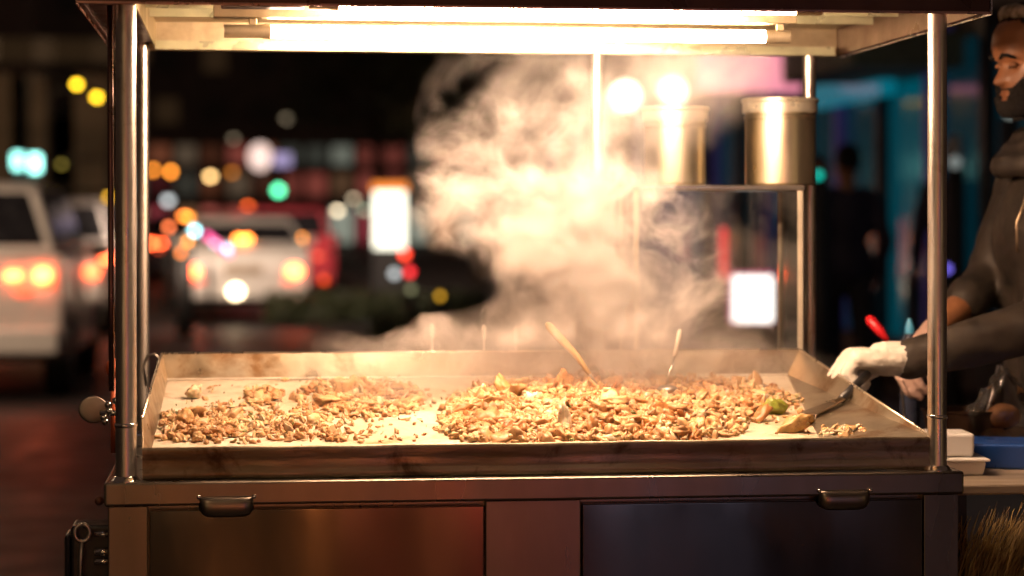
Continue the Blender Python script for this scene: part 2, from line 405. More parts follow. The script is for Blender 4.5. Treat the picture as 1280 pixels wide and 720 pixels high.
# front wall with rolled lip
bm = bmesh.new(); prof = [(.004, zF - .006), (.002, zF), (-.003, zF + .0012), (-.006, zF - .001), (-.0065, zF - .006), (-.004, zF - .02), (-.003, zF - .034), (-.007, zF - .045), (-.0075, CZ + .006), (-.004, CZ + .001), (.003, CZ + .001)]
n = 60; rows = []
for i in range(n + 1):
    u = i / n; x = XLf + (XRf - XLf) * u
    wv = .0009 * math.sin(u * 23) + .0006 * math.sin(u * 61 + 1)
    rows.append([bm.verts.new((x, y + wv, z + wv * .5 + .004 * u * (z - CZ) / .06)) for y, z in prof])
for r0, r1 in zip(rows, rows[1:]):
    for k in range(len(prof) - 1): bm.faces.new([r0[k], r0[k + 1], r1[k + 1], r1[k]])
bm.faces.new(rows[0]); bm.faces.new(rows[-1][::-1])
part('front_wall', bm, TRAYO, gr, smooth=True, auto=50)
zl = P(172, 523, .06).z
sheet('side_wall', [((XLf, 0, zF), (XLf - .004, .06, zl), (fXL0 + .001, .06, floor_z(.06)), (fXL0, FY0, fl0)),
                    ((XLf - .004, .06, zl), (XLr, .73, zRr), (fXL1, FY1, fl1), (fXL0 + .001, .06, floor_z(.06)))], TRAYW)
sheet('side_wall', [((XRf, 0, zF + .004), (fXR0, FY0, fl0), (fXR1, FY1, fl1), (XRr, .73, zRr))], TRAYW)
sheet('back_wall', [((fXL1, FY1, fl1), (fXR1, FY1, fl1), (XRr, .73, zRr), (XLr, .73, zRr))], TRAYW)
bm = bmesh.new(); polytube(bm, [(XLr, .733, zRr), (XRr, .733, zRr)], .0035); polytube(bm, [(XRf, .0, zF + .005), (XRr, .733, zRr)], .003); polytube(bm, [(XLf - .004, .06, zl), (XLr, .733, zRr)], .003)
part('rim', bm, mat('rim_bright', (.75, .66, .52), .3, .9), gr, smooth=True)
bm = bmesh.new(); box(bm, fXL1, fXR1, .7085, .7125, fl1 + .0005, fl1 + .005); part('ledge', bm, mat('ledge', (.85, .78, .66), .4, .5), gr, bev=.001)
# outer shell under the plate
bm = bmesh.new(); hexa(bm, [(XLf + .004, .012, CZ + .001), (fXR0, .012, CZ + .001), (fXR1, .72, CZ + .001), (XLr + .004, .72, CZ + .001), (XLf + .013, .012, fl0 - .004), (fXR0, .012, fl0 - .004), (fXR1, .712, fl1 - .006), (XLr + .016, .712, fl1 - .006)])
part('burner_box', bm, BODYS, gr)
# bent wire handle at rear left corner
bm = bmesh.new(); c = P(190, 447, .72)
polytube(bm, [c + Vector(p) for p in ((-.012, .0, -.06), (-.018, 0, -.02), (-.010, 0, .004), (.006, 0, .008), (.016, 0, -.002), (.012, 0, -.014))], .0028, 8)
part('wire_handle', bm, STEEL, gr, smooth=True)

# ------------------------------------------------------------------ display case and pots
cx0, cx1 = P(792, 300, .745).x, P(1004, 300, .745).x
czt = P(900, 231, .745).z
case = thing('display_case', 'small glass display case behind the griddle, two steel pots on its top', 'display case', ((cx0 + cx1) / 2, .84, CZ))
bm = bmesh.new(); t = .006
for x in (cx0, cx1 - 2 * t):
    for y in (.745, .925): box(bm, x, x + 2 * t, y, y + t, CZ + .012, czt - .0125)
part('frame', bm, mat('case_frame', (.74, .66, .52), .4, .45), case, bev=.0015)
bm = bmesh.new(); box(bm, cx0 - .004, cx1 + .004, .741, .935, czt - .012, czt); part('top_shelf', bm, STEELH, case, bev=.003)
bm = bmesh.new(); box(bm, cx0 - .002, cx1 + .002, .743, .933, CZ + .0005, CZ + .0115); part('base', bm, STEELH, case, bev=.002)
GL = glass('case_glass', (.93, .93, .92), .02, .10)
for q in ((cx0 + .0125, cx1 - .0125, .7455, .7485), (cx0 + .0125, cx1 - .0125, .9265, .9295), (cx0 + .003, cx0 + .006, .7515, .9245), (cx1 - .006, cx1 - .003, .7515, .9245)):
    bm = bmesh.new(); box(bm, *q, CZ + .012, czt - .0125); part('glass_pane', bm, GL, case)
POTM = mat('pot_steel', (.86, .77, .56), .33, 1, .06, 9, (1, 1, .3), .03, 40, .06)
LIDM = mat('lid_steel', (.80, .73, .58), .35, .6, .06, 12)
def pot(label, px, h, r, dent):
    c = P(px, 225, .838); c.z = czt + .0005
    t = thing('steel_pot', label, 'pot', c, 0, 'steel pots on the display case')
    bm = bmesh.new(); lathe(bm, [(0, 0), (r - .004, 0), (r, .004), (r, h - .045), (r + .002, h - .043), (r + .002, h - .038), (r, h - .036), (r, h - .012), (0, h - .012)], 64)
    obj('body', bm, POTM, t, auto=35)
    bm = bmesh.new(); lathe(bm, [(r + .0012, h - .030), (r + .0055, h - .030), (r + .0055, h - .008), (r + .0085, h - .005), (r + .0085, h), (r + .005, h + .003), (r - .002, h + .0035), (r - .02, h + .001), (0, h + .002)], 64)
    obj('lid', bm, LIDM, t, auto=35)
pot('left steel pot in the steam, a globe light glowing just above its lid', 844, .172, .068, 0)
pot('right steel pot with a banded rim and flat lid beside the rear post', 975, .192, .0785, 0)

# ------------------------------------------------------------------ utensils
def rod_thing(name, label, cat, pts, r, m, group=None, tip=None):
    pts = [Vector(p) for p in pts]
    t = thing(name, label, cat, pts[-1], 0, group)
    bm = bmesh.new(); polytube(bm, pts, r, 12); part('shaft', bm, m, t, smooth=True)
    if tip:
        bm = bmesh.new(); polytube(bm, tip[0], tip[1], 12); part('handle', bm, tip[2], t, smooth=True)
    return t
IV = mat('ivory_handle', (.80, .74, .62), .35)
for i, (px, py) in enumerate(((540, 404), (605, 406), (645, 408), (717, 402))):
    a = P(px, py, .79); lab = ['steel skewer standing behind the griddle, leftmost, left of the steam', 'steel skewer behind the griddle, second from the left',
        'steel skewer behind the griddle, third from the left', 'steel skewer behind the griddle, rightmost, left of the glass case'][i]
    rod_thing('skewer', lab, 'skewer', [(a.x, .79, CZ + .001), (a.x, .79, a.z - .03)], .0022, STEEL, 'skewers standing behind the griddle',
              ([(a.x, .79, a.z - .032), (a.x, .79, a.z - .028), (a.x, .79, a.z - .004), (a.x, .79, a.z)], [.003, .0052, .0052, .002], IV))
a = P(683, 404, .50); b = P(722, 446, .46); c = P(752, 490, .42)
t = rod_thing('spatula', 'spatula with a yellow wooden handle leaning in the steam at the griddle back', 'spatula', [b, c], .003, STEEL, None,
          ([a, a.lerp(b, .08), a.lerp(b, .5), b, b.lerp(c, .5)], [.004, .0085, .0085, .0065, .0045], mat('wood_yellow', (.60, .42, .18), .5, var=.15)))
bm = bmesh.new(); hexa(bm, [c + Vector(p) for p in ((-.008, 0, -.006), (.012, 0, -.006), (.05, -.045, -.026), (-.0, -.055, -.028), (-.008, 0, -.004), (.012, 0, -.004), (.05, -.045, -.024), (-.0, -.055, -.026))]); part('blade', bm, STEEL, t)
a = P(850, 412, .52); b = P(843, 445, .50); c = P(833, 482, .47)
t = rod_thing('ladle', 'thin pale handled ladle leaning against the griddle back wall', 'ladle', [b, c], .0028, STEEL, None, ([a, a.lerp(b, .1), b], [.003, .0048, .004], IV))
bm = bmesh.new(); sphere(bm, c + Vector((0, -.01, -.008)), .022, sz=.5); part('bowl', bm, STEEL, t, smooth=True)
a = P(1084, 396, .86); b = P(1110, 426, .83); c = P(1126, 470, .80)
t = rod_thing('tongs', 'red handled tongs standing behind the gloved hand', 'tongs', [b, c, (c.x + .01, .8, CZ + .002)], .003, STEEL, None, ([a, a.lerp(b, .15), a.lerp(b, .6), b], [.006, .0125, .012, .006], mat('red_plastic', (.75, .02, .03), .35)))
a = P(1137, 398, .88)
t = thing('squeeze_bottle', 'small pale blue capped bottle behind the red handled tongs', 'bottle', (a.x, .88, CZ))
hh = a.z - CZ
bm = bmesh.new(); lathe(bm, [(0, .001), (.02, .001), (.022, .01), (.022, hh - .055), (.010, hh - .035), (0, hh - .035)], 24); obj('body', bm, mat('bottle_dark', (.05, .06, .10), .3), t, auto=40)
bm = bmesh.new(); lathe(bm, [(0, hh - .0345), (.0115, hh - .0345), (.011, hh - .02), (.004, hh), (0, hh)], 24); obj('cap', bm, mat('cap_blue', (.1, .45, .75), .3), t, auto=40)
# ------------------------------------------------------------------ food
def on_floor(px, py):
    d = ray(px, py); n_ = (fl1 - fl0) / (FY1 - FY0)
    # z = fl0 + n*(y-FY0)
    t = (fl0 + n_ * (CAM.y - FY0) - CAM.z) / (d.z - n_ * d.y)
    return CAM + d * t
def ico(sub):
    b = bmesh.new(); bmesh.ops.create_icosphere(b, subdivisions=sub, radius=1)
    v = np.array([x.co[:] for x in b.verts]); f = np.array([[q.index for q in x.verts] for x in b.faces]); b.free(); return v, f
IC3 = ico(3); IC2 = ico(2)
def rotm():
    q = rng.normal(size=4); q /= np.linalg.norm(q); return np.array(Quaternion(q).to_matrix())
def chunkmesh(name, items, m, sub=IC3, rough=.14):
    """items: (pos, (sx,sy,sz), color)"""
    V, Fc = sub; vs = []; fs = []; cs = []; off = 0
    for pos, s, c in items:
        v = V.copy()
        for k in range(5):
            d = rng.normal(size=3); d *= rng.uniform(1.2, 4.6) / np.linalg.norm(d)
            v *= (1 + rough * (1.0 if k < 2 else .55) * np.sin(v @ d * 1.6 + rng.uniform(0, 6.28)))[:, None]
        for k in range(3):
            d = rng.normal(size=3); d *= rng.uniform(5, 8.5) / np.linalg.norm(d); e = rng.normal(size=3); e *= rng.uniform(5, 8) / np.linalg.norm(e)
            v *= (1 + .07 * np.sin(v @ d + rng.uniform(0, 6.28)) * np.sin(v @ e))[:, None]
        v = (v * np.array(s)) @ rotm().T if s[0] == s[1] or rng.random() < .8 else v * np.array(s)
        vs.append(v + np.array(pos)); fs.append(Fc + off); off += len(V)
        cc = np.ones((len(V), 4)); cc[:, :3] = c; cs.append(cc)
    vs = np.concatenate(vs); fs = np.concatenate(fs); cs = np.concatenate(cs)
    me = bpy.data.meshes.new(name); me.from_pydata(vs.tolist(), [], fs.tolist())
    a = me.color_attributes.new('tint', 'FLOAT_COLOR', 'POINT'); a.data.foreach_set('color', cs.astype(np.float32).ravel())
    me.polygons.foreach_set('use_smooth', [True] * len(me.polygons)); me.materials.append(m)
    o = bpy.data.objects.new(name, me); COL.objects.link(o); return o
def foodmat(name, char=(.13, .04, .010), amt=.55, rough=.32, scale=70):
    m = bpy.data.materials.new(name); m.use_nodes = True; nt = m.node_tree; L = nt.links.new; b = nt.nodes['Principled BSDF']
    at = N(nt, 'ShaderNodeAttribute', attribute_name='tint'); tc = N(nt, 'ShaderNodeTexCoord')
    nz = N(nt, 'ShaderNodeTexNoise', i_Scale=float(scale), i_Detail=6.0, i_Roughness=.65); L(tc.outputs['Object'], nz.inputs['Vector'])
    mr = N(nt, 'ShaderNodeMapRange'); mr.inputs[1].default_value = .50; mr.inputs[2].default_value = .66; mr.inputs[4].default_value = amt; L(nz.outputs[0], mr.inputs[0])
    mx = N(nt, 'ShaderNodeMix', data_type='RGBA'); L(mr.outputs[0], mx.inputs[0]); L(at.outputs['Color'], mx.inputs[6]); mx.inputs[7].default_value = (*char, 1)
    L(mx.outputs[2], b.inputs['Base Color']); b.inputs['Roughness'].default_value = rough
    b.inputs['Subsurface Weight'].default_value = .25; b.inputs['Subsurface Scale'].default_value = .004; b.inputs['Subsurface Radius'].default_value = (1, .5, .2)
    nb = N(nt, 'ShaderNodeTexNoise', i_Scale=180.0, i_Detail=4.0); L(tc.outputs['Object'], nb.inputs['Vector'])
    bp = N(nt, 'ShaderNodeBump', i_Strength=.4, i_Distance=.002); L(nb.outputs[0], bp.inputs['Height']); L(bp.outputs[0], b.inputs['Normal'])
    return m
FM = foodmat('cooked_meat')
MEAT = [(.46, .20, .055), (.40, .16, .04), (.52, .26, .085), (.32, .11, .025), (.56, .32, .12), (.25, .08, .018)]
PALE = [(.62, .40, .18), (.66, .46, .24), (.56, .33, .13)]
ONI = [(.78, .64, .42), (.80, .68, .46)]
GRN = [(.12, .14, .03), (.22, .24, .05)]
def pick(l): return l[rng.integers(len(l))]
# blobs: centre px, radii px, height, count, palette weights (meat, pale, onion, green)
def scatter(blobs):
    out = []
    for cx, cyy, rx, ry, h, n, wts, smin, smax in blobs:
        for _ in range(n):
            while True:
                u, v = rng.uniform(-1, 1, 2)
                if u * u + v * v < 1 and rng.random() < 1.15 - (u * u + v * v) * .7: break
            p = on_floor(cx + u * rx, cyy + v * ry)
            if p.y < .012 or p.x < fXL0 + .012 or p.x > .69: continue
            top = h * max(0, 1 - (u * u + v * v)) ** .6
            z = floor_z(p.y) + rng.uniform(.0, 1) ** .5 * top
            s = smin + (smax - smin) * rng.random() ** 1.6; s *= 1.05; k = rng.choice(4, p=wts)
            if k <= 1:
                q = mnoise.noise(Vector((p.x * 16, p.y * 16, z * 30))) * 1.0 + .56 + rng.normal() * .12 + (.18 if k else 0); q = min(1, max(0, q))
                c = np.array((.36, .15, .042)) * (1 - q) + np.array((.72, .48, .25)) * q
            else: c = np.array(pick((MEAT, PALE, ONI, GRN)[k])) * rng.uniform(.85, 1.1)
            if k == 2: sc3 = (s * 1.5, s * .9, s * .35)
            elif k == 3: sc3 = (s * .7, s * .45, s * .3)
            elif rng.random() < .08: s *= rng.uniform(1.3, 2.0); sc3 = (s * 1.3, s, s * .55)
            elif rng.random() < .45: s *= .7; sc3 = (s * rng.uniform(1.4, 2.2), s * rng.uniform(.6, .9), s * rng.uniform(.5, .7))
            else: sc3 = (s * rng.uniform(.9, 1.3), s * rng.uniform(.8, 1.1), s * rng.uniform(.6, .9))
            out.append(((p.x, p.y, z + s * .35), sc3, np.clip(c, 0, 1)))
    return out
W1 = (.76, .16, .06, .02)
it = scatter([(700, 522, 150, 40, .040, 3300, W1, .005, .011), (620, 535, 72, 22, .028, 1100, (.85, .08, .05, .02), .004, .009),
              (840, 520, 120, 34, .022, 1000, (.60, .28, .09, .03), .004, .010), (765, 492, 130, 20, .022, 560, W1, .005, .010),
              (900, 500, 90, 26, .012, 480, (.40, .42, .13, .05), .004, .009), (640, 505, 60, 18, .016, 110, W1, .004, .009)])
tag(chunkmesh('chopped_meat', it, FM), 'big browned heap of chopped meat in the middle of the griddle', 'chopped meat', kind='stuff')
W2 = (.34, .54, .09, .03)
it = scatter([(300, 530, 120, 26, .004, 260, W2, .003, .007), (245, 535, 66, 20, .012, 330, W2, .004, .009), (365, 533, 85, 18, .006, 170, W2, .003, .008), (330, 498, 26, 9, .012, 60, W1, .005, .009),
              (450, 500, 85, 26, .007, 380, W2, .004, .010), (430, 547, 60, 8, .004, 40, W2, .003, .007), (400, 515, 200, 42, .002, 260, (.25, .45, .2, .1), .002, .006),
              (500, 530, 60, 25, .002, 30, (.4, .2, .2, .2), .002, .005)])
tag(chunkmesh('meat_scraps', it, FM), 'thin scatter of paler meat scraps over the left half of the griddle', 'chopped meat', kind='stuff')
it = scatter([(932, 492, 22, 6, .010, 70, (.05, .2, .35, .40), .003, .006), (970, 503, 36, 9, .016, 120, (.1, .3, .35, .25), .003, .006), (905, 482, 14, 5, .006, 24, (.05, .2, .35, .4), .003, .006),
              (1060, 544, 36, 7, .010, 90, (.2, .4, .38, .02), .004, .008), (1000, 520, 80, 25, .002, 60, (.4, .4, .2, 0), .002, .005)])
tag(chunkmesh('chopped_vegetables', it, FM), 'loose chopped onion and green pepper bits at the right of the meat heap', 'vegetables', kind='stuff')
def lump(name, label, cat, px, py, s, col, group=None, z=.0, rough=.12):
    p = on_floor(px, py)
    o = chunkmesh(name, [((0, 0, 0), s, col)], FM, ico(4), rough)
    o.location = (p.x, p.y, floor_z(p.y) + s[2] * .7 + z); tag(o, label, cat, group); return o
lump('onion', 'whole browned onion lying among scraps near the left griddle wall', 'onion', 230, 535, (.019, .018, .018), (.60, .36, .15), 'onions on the griddle', .004, .06)
lump('onion', 'pale blurred onion at the back left of the griddle', 'onion', 243, 498, (.017, .016, .014), (.80, .62, .40), 'onions on the griddle', .003, .06)
lump('onion_wedge', 'white onion wedge on top of the heap, the uppermost of the three', 'onion', 665, 522, (.030, .016, .012), (.86, .80, .68), 'onion wedges on the meat heap', .026)
lump('onion_wedge', 'long pale onion wedge just below and right of the uppermost one', 'onion', 690, 536, (.034, .014, .010), (.82, .68, .46), 'onion wedges on the meat heap', .020)
lump('onion_wedge', 'broad whitish onion wedge at the front edge of the heap', 'onion', 706, 549, (.036, .018, .013), (.84, .72, .52), 'onion wedges on the meat heap', .014)
lump('chicken_piece', 'golden chicken lump at the front right end of the meat heap', 'chicken', 815, 541, (.022, .020, .015), (.52, .24, .07), 'larger chicken pieces', .006)
lump('chicken_piece', 'pale brown chicken lump right of the heap, near the front rim', 'chicken', 892, 541, (.022, .018, .014), (.66, .38, .17), 'larger chicken pieces', .003)
lump('chicken_piece', 'long golden chicken piece on top of the heap toward its left', 'chicken', 636, 508, (.032, .018, .014), (.66, .40, .15), 'larger chicken pieces', .020)
lump('green_pepper', 'halved green pepper beside the spatula on the right', 'green pepper', 968, 517, (.024, .02, .016), (.24, .27, .04), None, .002)
lump('potato', 'roasted potato half at the front right, under the spatula tip', 'potato', 992, 541, (.032, .019, .013), (.58, .38, .15), 'roasted potatoes', .002)
lump('potato', 'darker potato half just behind the front one', 'potato', 1006, 530, (.024, .017, .012), (.40, .24, .08), 'roasted potatoes', .002)
# ------------------------------------------------------------------ side shelf and what is on it
sz = P(1230, 606, .10).z
sx0 = .7835
sh = thing('side_table', 'worn grey wooden side table beside the right end of the cart', 'table', (1.05, .42, 0))
bm = bmesh.new(); box(bm, sx0 + .012, 1.42, .10, .78, sz - .02, sz); part('top', bm, mat('grey_wood', (.34, .27, .20), .55, 0, .2, 9, (.25, 1, 1), .2, 40), sh, bev=.004)
for x in (.83, 1.38):
    for y in (.14, .74):
        bm = bmesh.new(); box(bm, x - .018, x + .018, y - .018, y + .018, 0, sz - .0205); part('leg', bm, BLACK, sh)
WP = mat('white_plastic', (.80, .77, .72), .35, var=.03)
def tub(name, label, cat, c, w_, d_, h, m, lidm=None, rim=.006, rz=0, lid=True, tap=.92):
    t = thing(name, label, cat, c, rz)
    bm = bmesh.new(); hexa(bm, [(-w_ * tap, -d_ * tap, 0), (w_ * tap, -d_ * tap, 0), (w_ * tap, d_ * tap, 0), (-w_ * tap, d_ * tap, 0), (-w_, -d_, h), (w_, -d_, h), (w_, d_, h), (-w_, d_, h)])
    b = obj('body', bm, m, t, bev=.006, seg=3)
    if lid:
        bm = bmesh.new(); box(bm, -w_ - rim, w_ + rim, -d_ - rim, d_ + rim, h + .0003, h + .006); obj('lid', bm, lidm or m, t, bev=.0025)
    return t
c = P(1188, 584, .32); c.z = sz + .0005
t1 = tub('plastic_tray', 'shallow white lidded tray under the tub on the side table', 'container', c, .058, .07, .028, WP, rz=R(-6))
c2 = Vector((c.x - .006, c.y + .01, sz + .036))
t = tub('plastic_tub', 'white plastic tub with a small orange sticker, on top of the shallow tray', 'container', c2, .047, .055, .046, WP, lid=False, rz=R(-6), tap=.97)
bm = bmesh.new(); box(bm, -.028, -.014, -.0555, -.0540, .012, .030); obj('sticker', bm, mat('sticker', (.85, .16, .03), .5), t)
c = P(1262, 585, .42); c.z = sz + .0005
tub('crate', 'dark blue plastic box lying right of the white tub', 'box', c, .085, .09, .052, mat('blue_plastic', (.015, .07, .30), .35), lid=False, rz=R(-24), tap=.8)
# crumpled clear bag with bread
c = P(1256, 535, .62); c.z = sz + .001
bg_ = thing('bread_bag', 'crumpled clear plastic bag of brown rolls under the vendor\'s arm', 'bag', c)
bm = bmesh.new(); sphere(bm, (0, 0, .075), .075, 1.1, .9, 1.0, sub=4)
for v_ in bm.verts:
    v_.co *= 1 + .16 * mnoise.noise(v_.co * 26) + .08 * mnoise.noise(v_.co * 60); v_.co.z = max(v_.co.z, 0.001)
    if v_.co.z > .11: v_.co.x *= .75; v_.co.z += (v_.co.z - .11) * .9
obj('film', bm, glass('bag_film', (.86, .86, .90), .12, .35), bg_, smooth=True)
for i, (x, y, z) in enumerate(((-.025, -.01, .033), (.03, .0, .035), (0.0, .01, .085))):
    bm = bmesh.new(); sphere(bm, (x, y, z), .034, 1.15, .9, .8); obj('roll', bm, mat('bread', (.40, .19, .07), .6, var=.2, vscale=30), bg_, smooth=True)
# cooking pot brown behind post
c = P(1205, 560, .70); c.z = sz + .001
t = thing('pan', 'dark metal pan standing behind the white tub', 'pan', c)
bm = bmesh.new(); lathe(bm, [(0, 0), (.075, 0), (.09, .09), (.094, .092), (.094, .096), (.086, .094), (.072, .006), (0, .006)], 40); obj('body', bm, mat('pan_dark', (.08, .045, .03), .35, .7), t, auto=40)
a = P(1208, 530, .60); b = P(1228, 473, .66)
bm = bmesh.new(); polytube(bm, [Vector((.03, -.05, .07)), Vector((.055, -.03, .13)), Vector((.075, -.01, .19))], .004, 8); obj('handle', bm, STEEL, t, smooth=True)
# straw broom under the table
br = thing('straw_broom', 'upturned straw broom leaning under the side table', 'broom', (.98, .06, 0))
strawm = mat('straw', (.42, .29, .10), .6, var=.42, vscale=60, stretch=(1, 1, .08), col2=(.10, .055, .02))
vs = []; fs = []
def strand(p0, p1, p2, r):
    k = len(vs); n = 7; side = Vector((rng.normal(), rng.normal(), 0)).normalized()
    for i in range(n):
        u = i / (n - 1); p = p0 * (1 - u) ** 2 + p1 * 2 * u * (1 - u) + p2 * u * u; rr = r * (1 - .6 * u)
        for a_ in range(3):
            an = a_ * 2.094; vs.append(tuple(p + side * math.cos(an) * rr + Vector((-side.y, side.x, 0)) * math.sin(an) * rr))
    for i in range(n - 1):
        for a_ in range(3):
            b_ = (a_ + 1) % 3; fs.append((k + i * 3 + a_, k + i * 3 + b_, k + i * 3 + 3 + b_, k + i * 3 + 3 + a_))
for i in range(2400):
    u = rng.uniform(-1, 1); v = rng.uniform(-1, 1)
    base = Vector((.92 + .04 * u, .05 + .025 * v, .30))
    tip = Vector((.93 + .07 + .19 * u + .05 * rng.normal(), .05 + .06 * v, .745 + rng.uniform(-.14, .06) - .05 * abs(u)))
    mid = (base + tip) / 2 + Vector((-.10 + rng.normal() * .025, rng.normal() * .02, .06 + rng.normal() * .02))
    strand(base, mid, tip, rng.uniform(.0011, .0022))
me = bpy.data.meshes.new('bristles'); me.from_pydata(vs, [], fs); me.materials.append(strawm)
o = bpy.data.objects.new('bristles', me); COL.objects.link(o); wp(o, br)
bm = bmesh.new(); tube(bm, (.93, .05, 0), (.93, .05, .33), .014); part('handle', bm, mat('wood_yellow', (.62, .38, .10), .45), br, smooth=True)
bm = bmesh.new(); tube(bm, (.93, .05, .29), (.93, .05, .35), .036, .045); part('binding', bm, mat('red_plastic', (.5, .02, .03), .35), br, smooth=True)
# ------------------------------------------------------------------ people
def interp(tab, z):
    for a, b in zip(tab, tab[1:]):
        if a[0] <= z <= b[0]:
            t = (z - a[0]) / (b[0] - a[0]); t = t * t * (3 - 2 * t) * .5 + t * .5
            return [a[i] + (b[i] - a[i]) * t for i in range(1, len(a))]
    return list(tab[0][1:]) if z < tab[0][0] else list(tab[-1][1:])
HT = [(-.120, .062, .010, .012), (-.114, .082, -.012, .034), (-.100, .090, -.035, .047), (-.085, .089, -.055, .056), (-.068, .090, -.070, .062), (-.045, .089, -.085, .068), (-.02, .086, -.095, .072),
      (0, .084, -.100, .074), (.02, .091, -.103, .075), (.045, .093, -.103, .076), (.07, .086, -.100, .073), (.09, .070, -.088, .064), (.108, .042, -.058, .043), (.118, .008, -.022, .012)]
g = lambda x, s: math.exp(-(x / s) ** 2)
def head_bm(bm, M, ns=72, nz=64, infl=0, zmin=-.120, zmax=.118):
    rings = []
    for j in range(nz + 1):
        z = zmin + (zmax - zmin) * j / nz; f, b, w_ = interp(HT, z); c = (f + b) / 2; a = (f - b) / 2; ring = []
        for i in range(ns):
            t = 2 * math.pi * i / ns; ct, st = math.cos(t), math.sin(t)
            x = c + a * math.copysign(abs(ct) ** .9, ct); y = w_ * math.copysign(abs(st) ** .92, st)
            if ct > 0:
                nb = max(0, min(1, (.006 - z) / .04)) * (1 if z > -.036 else max(0, 1 - (-.036 - z) / .014))
                x += nb * .028 * g(y, .0105 + .005 * nb)
                x += .004 * g(z - .018, .010) * g(abs(y) - .028, .02)
                x -= .011 * g(z + .002, .013) * g(abs(y) - .031, .016)
                x += .006 * g(z + .061, .006) * g(y, .02) + .006 * g(z + .075, .006) * g(y, .018) - .003 * g(z + .068, .003) * g(y, .022)
                x += .004 * g(z + .105, .014) * g(y, .02); x -= .003 * g(z + .088, .008) * g(y, .02)
            ring.append(bm.verts.new(M @ Vector((x * (1 + infl), y * (1 + infl), z))))
        rings.append(ring)
    for A, B in zip(rings, rings[1:]):
        for k in range(ns): bm.faces.new([A[k], A[(k + 1) % ns], B[(k + 1) % ns], B[k]])
    bm.faces.new(rings[0][::-1]); bm.faces.new(rings[-1])
def frame(fwd, origin, roll=0):
    f = Vector(fwd).normalized(); l = Vector((0, 0, 1)).cross(f).normalized(); u = f.cross(l)
    return Matrix.Translation(origin) @ Matrix(((f.x, l.x, u.x, 0), (f.y, l.y, u.y, 0), (f.z, l.z, u.z, 0), (0, 0, 0, 1)))
def hand(bm, W, d, n, side, curl=(50, 60, 40), r=.0085, infl=0, sc_=1.0):
    """W wrist, d towards knuckles, n palm-facing normal, side = towards thumb"""
    d = Vector(d).normalized(); s = Vector(side); s = (s - d * s.dot(d)).normalized(); n = Vector(n); n = (n - d * n.dot(d) - s * n.dot(s)).normalized()
    r = r * sc_ + infl
    W = Vector(W)
    L0 = (.092, .096, .092, .084); S = (.030, .010, -.010, -.029); LL = ((.040, .024, .020), (.044, .028, .021), (.041, .026, .020), (.032, .020, .018))
    L0 = [q * sc_ for q in L0]; S = [q * sc_ for q in S]; LL = [[q * sc_ for q in t_] for t_ in LL]
    for k in range(4):
        kn = W + d * L0[k] + s * S[k]
        capsule(bm, W + d * .012 + s * S[k] * .55, kn, .013 + infl, .0115 + infl)
        capsule(bm, W + d * .05 + s * S[k] * .8 + n * .004, kn + n * .003, .012 + infl, .0105 + infl)
        p = kn; ang = 0; rr = r * (1.06, 1.1, 1.05, .92)[k]
        for j in range(3):
            ang += R(curl[j]) ; dd = d * math.cos(ang) + n * math.sin(ang); q = p + dd * LL[k][j]; capsule(bm, p, q, rr, rr * .93); rr *= .93; p = q
    a = W + d * .022 + s * .022; b = W + d * .052 + s * .044 + n * .016; c = b + (d * .8 + n * .55 + s * .15).normalized() * .032; e = c + (d * .75 + n * .6 - s * .35).normalized() * .026
    capsule(bm, a, b, .015 + infl, .0125 + infl); capsule(bm, b, c, .0115 + infl, .010 + infl); capsule(bm, c, e, .010 + infl, .0085 + infl)
    capsule(bm, W - d * .03, W + d * .03, .024 + infl, .022 + infl)
def ell(bm, c, rx, ry, rz, M=None): sphere(bm, Vector(c), 1, rx, ry, rz, sub=4, M=M)
SKIN = mat('skin', (.34, .145, .065), .42, 0, .06, 30, bump=.08, bscale=150)
JACK = mat('jacket_cloth', (.030, .022, .016), .62, 0, .2, 14, bump=.35, bscale=24)
GLOVE = mat('glove_cloth', (.80, .74, .64), .55, 0, .05, 30, bump=.4, bscale=60)
TROU = mat('trouser_cloth', (.03, .03, .04), .8, 0, .15, 20, bump=.3, bscale=30)
SHOE = mat('shoe', (.05, .045, .04), .5)
HAIR = mat('hair', (.008, .005, .004), .9, 0, .2, 60, bump=.9, bscale=220)
BAND = mat('band_cloth', (.42, .35, .29), .6, 0, .35, 40, (1, 1, 1), .5, 60)
EYE = mat('eye_dark', (.02, .012, .01), .2)
LIP = mat('lip', (.34, .125, .06), .4)

HO = P(1294, 74, .78)
HM = frame((-1, -.16, -.20), HO)
nb_ = HM @ Vector((-.035, 0, -.09))
sN, sF = Vector((1.30, .605, 1.42)), Vector((1.285, .975, 1.43))
eN, eF = P(1306, 404, .48), P(1236, 350, .93)
wN, wF = P(1132, 450, .49), P(1158, 422, .76)
dN = P(1052, 446, .52) - wN; dF = P(1108, 482, .66) - wF
v = thing('person', 'vendor in a dark jacket and headband, white glove working a spatula over the griddle', 'person', (1.32, .80, 0))
bm = bmesh.new(); head_bm(bm, HM)
for sgn in (-1, 1): ell(bm, HM @ Vector((-.006, sgn * .076, -.012)), .017, .008, .031)
capsule(bm, nb_, (1.31, .795, 1.45), .056, .062)
ell(bm, (1.315, .79, 1.30), .115, .185, .17); ell(bm, (1.335, .79, 1.10), .105, .155, .19); ell(bm, (1.34, .80, .93), .115, .165, .12)
for S_, E_, W_ in ((sN, eN, wN), (sF, eF, wF)):
    capsule(bm, S_, E_, .052, .040); capsule(bm, E_, W_, .041, .026)
hand(bm, wN, dN, (0, .1, -1), (0, 1, 0), (58, 70, 45), sc_=1.2); hand(bm, wF, dF, (.2, .3, -1), (.1, -1, 0), (35, 40, 30))
